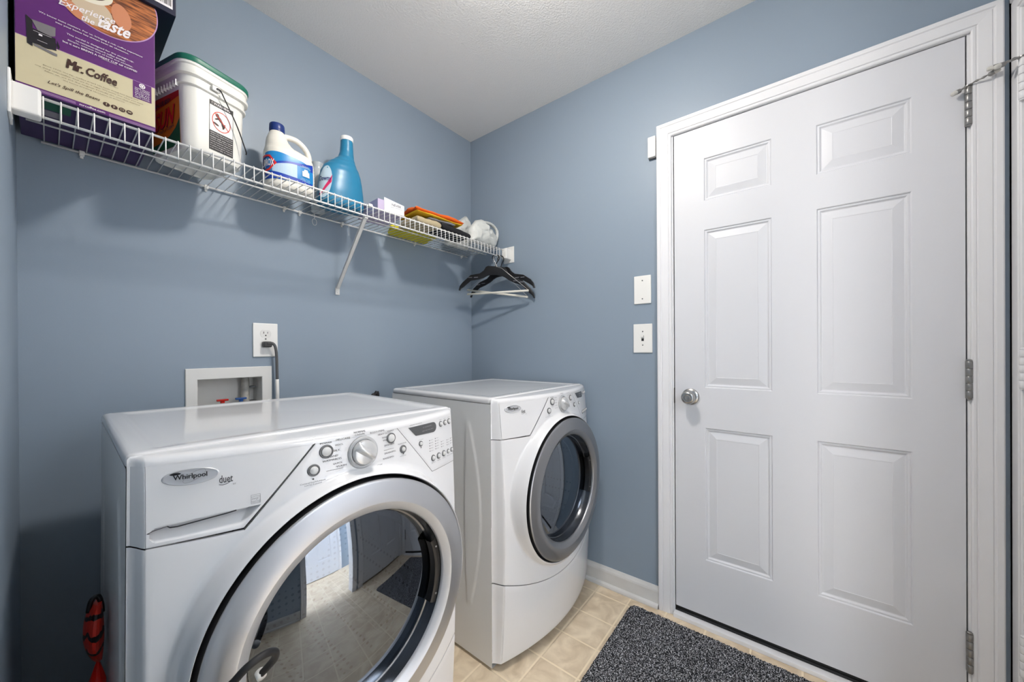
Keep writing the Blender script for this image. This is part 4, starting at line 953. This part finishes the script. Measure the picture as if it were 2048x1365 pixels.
cloth('cleaning_cloth', [(-.494, -.290), (-.285, -.280), (-.280, -.170), (-.490, -.168)], [ZS+.006, ZS, ZS, ZS+.006], .030, Cl('black_cloth', (26, 27, 31)), 7.7, 'black cloth at the right front of the pile of cloths', 'cloth', G)
cloth('cleaning_cloth', [(-.560, -.280), (-.400, -.285), (-.395, -.120), (-.550, -.115)], [ZS+.0335, ZS+.039, ZS+.039, ZS+.0335], .012, Cl('grey_cloth', (120, 120, 124)), 9.2, 'grey cloth just under the orange one', 'cloth', G)
cloth('cleaning_cloth', [(-.635, -.282), (-.352, -.288), (-.340, -.125), (-.625, -.110)], [ZS+.052, ZS+.052, ZS+.052, ZS+.052], .007, Cl('amber_cloth', (222, 178, 36)), 3.2, 'amber yellow cloth folded inside the orange cloth', 'cloth', G)
cloth('cleaning_cloth', [(-.640, -.278), (-.345, -.290), (-.335, -.130), (-.628, -.110)], [ZS+.0605, ZS+.0600, ZS+.0600, ZS+.0605], .016, Cl('orange_cloth', (214, 92, 22)), 5.5, 'orange cloth on the very top of the pile of cloths', 'cloth', G, amp=.009)

# ---- plastic bags
def bag(name, outline, y0, y1, seed, label, holes=(), zc=None):
    """crumpled bag: outline in x, z swelled between y0 and y1"""
    k = MB(); n = len(outline); cx = sum(p[0] for p in outline)/n; cz = sum(p[1] for p in outline)/n; ym = (y0+y1)/2; hw = (y1-y0)/2; NR = 12
    def sm(i, f):
        return (cx+(outline[i][0]-cx)*f, cz+(outline[i][1]-cz)*f)
    for side in (-1, 1):
        rws = []
        for q in range(NR+1):
            f = q/NR; row = []
            for i in range(n):
                x, z = sm(i, f); b_ = math.sqrt(max(0, 1-f*f)); p = Vector((x*14+seed, side*2.0, z*14))
                nn = noise.noise(p)*.5+noise.noise(p*2.7)*.35+abs(noise.noise(p*1.6+Vector((3, 1, 4))))*.5
                y = ym+side*hw*b_*(.75+nn*.7)
                row.append((x+noise.noise(p*1.3)*.008*(f < 1), y, z+noise.noise(p*1.9)*.006*(f < 1)))
            rws.append(row)
        k.grid(rws, close_u=True, smooth=True)
    o = k.build(name, BAGM); o.data.transform(Matrix.Translation((-cx, -ym, -ZS))); o.location = (cx, ym, ZS); return o
BAGM = mat('thin_white_bag_plastic', (206, 208, 204), .35, trans=.0, bump=(60, .5, .006))
def dl(p, n=5):
    out = []
    for (a, b_), (c, d) in zip(p, p[1:]+p[:1]):
        for i in range(n): out.append((a+(c-a)*i/n, b_+(d-b_)*i/n))
    return out
o = bag('plastic_bag', dl([(-.300, ZS+.002), (-.130, ZS+.002), (-.085, 1.820), (-.105, 1.885), (-.127, 1.915), (-.147, 1.948), (-.190, 1.915), (-.255, 1.882), (-.300, 1.820)]), -.150, -.040, 1.1, ''); tag(o, 'limp grey-white plastic bag between the orange cloth and the knotted bag', 'plastic bag', 'plastic bags on the shelf')
root = tag(empty('plastic_bag', (0, 0, 0)), 'crumpled white carrier bag with looped handles at the right end of the shelf', 'plastic bag', 'plastic bags on the shelf')
o = bag('bag_body', dl([(-.268, ZS+.002), (-.190, ZS+.001), (-.070, ZS+.002), (-.055, 1.770), (-.052, 1.815), (-.085, 1.843), (-.125, 1.852), (-.149, 1.870), (-.172, 1.887), (-.222, 1.868), (-.262, 1.822), (-.275, 1.790)]), -.300, -.200, 6.3, ''); o.parent = root
k = MB(); pth = smooth_path([(-.160, -.250, 1.862), (-.140, -.248, 1.878), (-.088, -.245, 1.884), (-.046, -.245, 1.870), (-.032, -.248, 1.842), (-.046, -.250, 1.800), (-.062, -.250, 1.780)], 7)
k.tube(pth, .009, 9, rs=[.0085+.0035*noise.noise(Vector((i*.9, 2, 1)))+.004*(i/len(pth))**3 for i in range(len(pth))]); o = k.build('bag_handle', BAGM, root)

# ------------------------------------------------------------------ loops of plastic line under the shelf
for x, y, z, lab, r, rotd in ((-.9760, -.030, 1.7300, 'thin white plastic loop hanging under the shelf below the bleach jug', .0105, 20), (-.8250, -.030, 1.7220, 'thin white plastic loop hanging under the shelf next to the support brace', .0115, 75)):
    k = MB(); pts = [(0, 0, .0120)]+[(r*sin(2*pi*i/14)*cos(radians(rotd)), r*.5*sin(2*pi*i/14)*sin(radians(rotd)), -.012-.014+.014*cos(2*pi*i/14)) for i in range(15)]+[(0.001, 0, .0120)]
    k.tube(smooth_path(pts, 3), .0010, 6); o = k.build('cable_tie', WIREW); o.location = (x, y, z); tag(o, lab, 'cable tie', 'plastic loops under the shelf')

# ------------------------------------------------------------------ hangers
def hanger_root(name, p_l, p_r, label, group):
    """origin at the hub on the shelf's lower rod; local x runs to the right end"""
    a = Vector(p_l); b_ = Vector(p_r); mid = (a+b_)/2; d = b_-a; yaw = math.atan2(d.y, d.x)
    return tag(empty(name, (mid.x, mid.y, 0), (0, 0, yaw)), label, 'clothes hanger', group), d.length
def black_hanger(p_l, p_r, zhub, ztip, tilt, label):
    root, L = hanger_root('clothes_hanger', p_l, p_r, label, 'hangers on the shelf rod'); h = L/2
    def arm(s):
        top = [(0, zhub), (s*.045, zhub-.001), (s*.058, zhub-.008), (s*.070, zhub-.028), (s*.095, zhub-.048), (s*.150, zhub-.062), (s*(h-.025), ztip+.048), (s*(h-.008), ztip+.026), (s*h, ztip)]
        botm = [(0, zhub-.048), (s*.030, zhub-.050), (s*.052, zhub-.058), (s*.075, zhub-.072), (s*.105, zhub-.083), (s*.150, zhub-.094), (s*(h-.030), ztip+.022), (s*(h-.014), ztip+.010), (s*(h-.008), ztip-.002)]
        return top, botm
    k = MB()
    for s in (-1, 1):
        t_, b_ = arm(s); tl = lambda x: tilt*x/h
        rws = []
        for (x1, z1), (x2, z2) in zip(t_, b_):
            w_ = .011; rws.append([(x1, -w_*.35, z1+tl(x1)), (x1, w_*.35, z1+tl(x1)), (x1*.5+x2*.5, w_, (z1+z2)/2+tl(x1)), (x2, w_*.3, z2+tl(x2)), (x2, -w_*.3, z2+tl(x2)), (x1*.5+x2*.5, -w_*.6, (z1+z2)/2+tl(x1))])
        k.grid(rws, close_u=True)
        k.add(rws[-1], [list(range(6))])
    k.build('hanger_body', BLACK, root, auto=50)
    k = MB(); q = Vector((0, 0, 1.6920)); cz = 1.6732; R_ = .0205
    pts = [(0, 0, zhub-.010), (0.002, 0, zhub+.012)]+[(R_*cos(radians(t)), 0, cz+R_*sin(radians(t))) for t in range(-55, 190, 20)]
    k.tube(smooth_path(pts, 3), .0028, 8); k.build('hanger_hook', BLACK, root)
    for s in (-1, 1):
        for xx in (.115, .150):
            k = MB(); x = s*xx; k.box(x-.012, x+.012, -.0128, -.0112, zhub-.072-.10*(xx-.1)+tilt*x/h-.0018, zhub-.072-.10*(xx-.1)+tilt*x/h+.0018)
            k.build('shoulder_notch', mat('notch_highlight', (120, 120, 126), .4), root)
    return root
black_hanger((-.205, -.100), (-.014, -.505), 1.6260, 1.470, -.0300, 'black plastic hanger nearest the viewer at the right end of the shelf')
black_hanger((-.095, -.085), (-.040, -.522), 1.6240, 1.482, .0100, 'black plastic hanger tucked behind the nearest black one')
def wire_hanger(p_l, p_r, zc, zl, zr, label, hookdx):
    root, L = hanger_root('clothes_hanger', p_l, p_r, label, 'hangers on the shelf rod'); h = L/2
    k = MB(); zt_ = 1.612; k.tube([(-h, 0, zl), (-.03, 0, zt_), (0, 0, zt_+.012), (.03, 0, zt_), (h, 0, zr)], .0012, 6)
    R_ = .0200; pts = [(0, 0, zt_+.010), (-.004, 0, zt_+.022)]+[(-R_*cos(radians(t)), 0, 1.6719+R_*sin(radians(t))) for t in range(-40, 190, 20)]
    k.tube(smooth_path(pts, 3), .0012, 6); k.build('hanger_wire', mat('galvanised_wire', (196, 196, 194), .3, metal=.7), root)
    k = MB(); k.tube([(-h, 0, zl-.002), (h, 0, zr-.002)], .0058, 12); k.build('cardboard_tube', mat('white_cardboard', (226, 222, 210), .6), root); return root
wire_hanger((-.165, -.130), (-.055, -.490), 0, 1.4800, 1.4790, 'wire hanger with a white cardboard tube, the one sloping up to the right', 0)
wire_hanger((-.110, -.075), (-.035, -.470), 0, 1.5180, 1.4480, 'wire hanger with a white cardboard tube, the one sloping down to the right', 0)

# ------------------------------------------------------------------ floor mat
def carpet():
    x0, x1, y0, y1, r = -.640, -.062, -1.86, -1.052, .035
    def inside(x, y):
        dx = max(x0+r-x, 0, x-(x1-r)); dy = max(y0+r-y, 0, y-(y1-r)); return math.hypot(dx, dy) if (dx > 0 and dy > 0) else max(dx, dy)
    NX, NY = 165, 230; k = MB(); rws = []
    for j in range(NY+1):
        row = []
        for i in range(NX+1):
            x = x0+(x1-x0)*i/NX; y = y0+(y1-y0)*j/NY
            dx = (x-(x1-r)) if x > x1-r else (x-(x0+r)) if x < x0+r else 0; dy = (y-(y1-r)) if y > y1-r else (y-(y0+r)) if y < y0+r else 0
            if dx and dy:
                m_ = max(abs(dx), abs(dy)); L = math.hypot(dx, dy); f = m_/L; x -= dx*(1-f); y -= dy*(1-f)
            e = min(i, NX-i, j, NY-j); h = .010 if e > 1 else (.006 if e == 1 else .0005)
            row.append((x+random.uniform(-.0014, .0014)*(e > 0), y+random.uniform(-.0014, .0014)*(e > 0), h+(random.uniform(-.0035, .0030) if e > 0 else 0)))
        rws.append(row)
    k.grid(rws, smooth=False)
    m = bpy.data.materials.new('speckled_grey_pile'); m.use_nodes = True; nt = m.node_tree; b = nt.nodes['Principled BSDF']; b.inputs['Roughness'].default_value = .95; b.inputs['Specular IOR Level'].default_value = .1
    tc = nt.nodes.new('ShaderNodeTexCoord'); n = nt.nodes.new('ShaderNodeTexNoise'); n.inputs['Scale'].default_value = 250; n.inputs['Detail'].default_value = 2; n.inputs['Roughness'].default_value = .7
    cr = nt.nodes.new('ShaderNodeValToRGB'); el = cr.color_ramp.elements; el[0].position = .42; el[0].color = rgb(22, 23, 26); el[1].position = .64; el[1].color = rgb(206, 206, 210)
    e2 = el.new(.52); e2.color = rgb(66, 67, 71)
    nt.links.new(tc.outputs['Object'], n.inputs[0]); nt.links.new(n.outputs[0], cr.inputs[0]); nt.links.new(cr.outputs[0], b.inputs['Base Color'])
    o = k.build('floor_mat', m); cx, cy = (x0+x1)/2, (y0+y1)/2; o.data.transform(Matrix.Translation((-cx, -cy, 0))); o.location = (cx, cy, .0002)
    tag(o, 'dark grey speckled floor mat with rounded corners in front of the door', 'mat')
carpet()

# ------------------------------------------------------------------ hinge-pin door stops
def door_stop(name, hx, hy, hz, padA, padB, label):
    root = tag(empty(name, (hx, hy, hz)), label, 'door stop', 'hinge-pin door stops')
    k = MB(); k.lathe([(.0050, 0), (.0085, .0006), (.0085, .0040), (.0050, .0046)], None, 18)
    A, B_ = Vector(padA)-root.location, Vector(padB)-root.location
    k.tube(smooth_path([(0, 0, .0025), A*.35+Vector((-.004, 0, .001)), A*.86], 5), .0026, 8)
    pts = smooth_path([(0, 0, .0025), B_*.25+Vector((-.006, 0, .002)), B_*.5+Vector((-.008, 0, -.001)), B_*.8+Vector((-.004, 0, 0)), B_], 5)
    k.tube(pts, .0028, 8, rs=[.0026+.0010*sin(i*1.3) for i in range(len(pts))])
    k.build('stop_arm', HINGE, root, auto=60)
    for P_, dv in ((A, A.normalized()), (B_, B_.normalized())):
        k = MB(); k.lathe([(.003, -.012), (.0062, -.009), (.0066, 0)], AX(dv, P_), 16); k.build('pad_cup', HINGE, root, auto=60)
        k = MB(); k.lathe([(.0064, 0), (.0062, .008), (.0045, .0105), (0, .011)], AX(dv, P_), 16); k.build('rubber_pad', mat('white_rubber', (206, 204, 198), .6), root)
    return root
door_stop('door_stop', -.0085, HY, 1.9175, (-.0180, HY+.0260, 1.9060), (-.0300, -2.0860, 1.9290), 'metal hinge-pin door stop on the top hinge of the white door')
door_stop('door_stop', D2X1+.002, W_F+.0095, 1.9370, (-.0600, -2.0870, 1.9270), (-.0420, -2.0800, 1.9360), 'metal hinge-pin door stop reaching from the hinge at the right edge of the picture')

# ------------------------------------------------------------------ red bag between the washer and the left wall
def red_bag():
    root = tag(empty('folded_bag', (-1.660, -.46, 0)), 'red and black folded bag squeezed between the washing machine and the left wall', 'bag')
    def blob_(name, zs, m, seed):
        k = MB(); rws = []
        for z, x0, x1, hy in zs:
            row = []
            for i in range(20):
                t = 2*pi*i/20; row.append(((x0+x1)/2+(x1-x0)/2*cos(t)+.66*0+1.660, hy*sin(t)+noise.noise(Vector((t, z*20, seed)))*.006, z+noise.noise(Vector((t*2, z*9, seed)))*.004))
            rws.append(row)
        k.grid(rws, close_u=True, smooth=False); k.add(rws[0], [list(range(20))]); k.add(rws[-1], [list(range(20))]); return k.build(name, m, root)
    up_ = []; lo_ = []
    for i in range(13):
        t = i/12; z = .493+.122*t; wd = sin(pi*min(1, t*.90+.04))**.7; up_.append((z, -1.6185-.021*wd, -1.6130+.004*wd-.0, .05*wd+.004))
    for i in range(13):
        t = i/12; z = .493-.190*t; lo_.append((z, -1.6185-.050*t**.9, min(-1.6065, -1.6175+.045*t), .005+.055*t))
    rm = bpy.data.materials.new('red_black_striped_film'); rm.use_nodes = True; nt = rm.node_tree; b = nt.nodes['Principled BSDF']; b.inputs['Roughness'].default_value = .3
    tc = nt.nodes.new('ShaderNodeTexCoord'); wv = nt.nodes.new('ShaderNodeTexWave'); wv.bands_direction = 'Z'; wv.inputs['Scale'].default_value = 9; wv.inputs['Distortion'].default_value = 7; wv.inputs['Detail'].default_value = 2; wv.inputs['Detail Scale'].default_value = 2
    cr = nt.nodes.new('ShaderNodeValToRGB'); cr.color_ramp.elements[0].position = .16; cr.color_ramp.elements[0].color = rgb(20, 10, 12); cr.color_ramp.elements[1].position = .24; cr.color_ramp.elements[1].color = rgb(226, 52, 36)
    nt.links.new(tc.outputs['Object'], wv.inputs[0]); nt.links.new(wv.outputs[0], cr.inputs[0]); nt.links.new(cr.outputs[0], b.inputs['Base Color'])
    blob_('bag_top', up_, rm, 2.2); blob_('bag_body', lo_, mat('bright_red_film', (232, 26, 14), .3), 5.1)
    k = MB(); k.tube(smooth_path([(.0290, 0, .600), (.0330, 0, .622), (.0420, 0, .628), (.0470, 0, .610), (.0480, 0, .590)], 5), .0045, 8); k.build('bag_handle', BLACK, root)
red_bag()

# ------------------------------------------------------------------ black cable on the washer door, black hose end behind it
k = MB(); Wm = washer.matrix_basis if False else Matrix.LocRotScale(Vector((-1.6034, -.1826, .0108)), Euler((.0068, .0099, -.0167)), None)
lp = smooth_path([(.086, -.746, .520), (.080, -.775, .570), (.083, -.790, .620), (.0926, -.790, .6443), (.1005, -.795, .6551), (.1129, -.800, .6676), (.1298, -.800, .6726), (.1464, -.795, .6687), (.1574, -.785, .6556), (.1609, -.770, .6354), (.1561, -.755, .6169), (.1500, -.745, .6040)], 5)
k.tube([Wm @ p for p in lp], .0058, 12); o0 = Wm @ Vector((.086, -.746, .520))
root = tag(empty('door_prop', tuple(o0)), 'black rubber cable loop clipped to the washing machine door ring', 'cable')
rel(k.build('cable', RUBBER), root)
k = MB(); e_ = Wm @ Vector((.1490, -.7430, .6020)); k.lathe([(0, -.007), (.0075, -.006), (.0075, .006), (0, .007)], AX((0, -1, -.3), e_), 16); rel(k.build('magnet_tip', WHITEP), root)
k = MB(); k.lathe([(0, -.008), (.009, -.006), (.009, .006), (.005, .008)], AX((0, -1, .2), Wm @ Vector((.086, -.744, .520))), 16); rel(k.build('cable_clip', RUBBER), root)
k = MB(); k.tube(smooth_path([(-.735, -.040, .30), (-.738, -.050, .80), (-.735, -.060, .925), (-.718, -.060, .943), (-.703, -.060, .925), (-.700, -.045, .60), (-.700, -.03, .30)], 6), .0080, 10)
o = k.build('drain_hose', RUBBER); tag(o, 'top of a black hose bend behind the washing machine, against the back wall', 'hose')
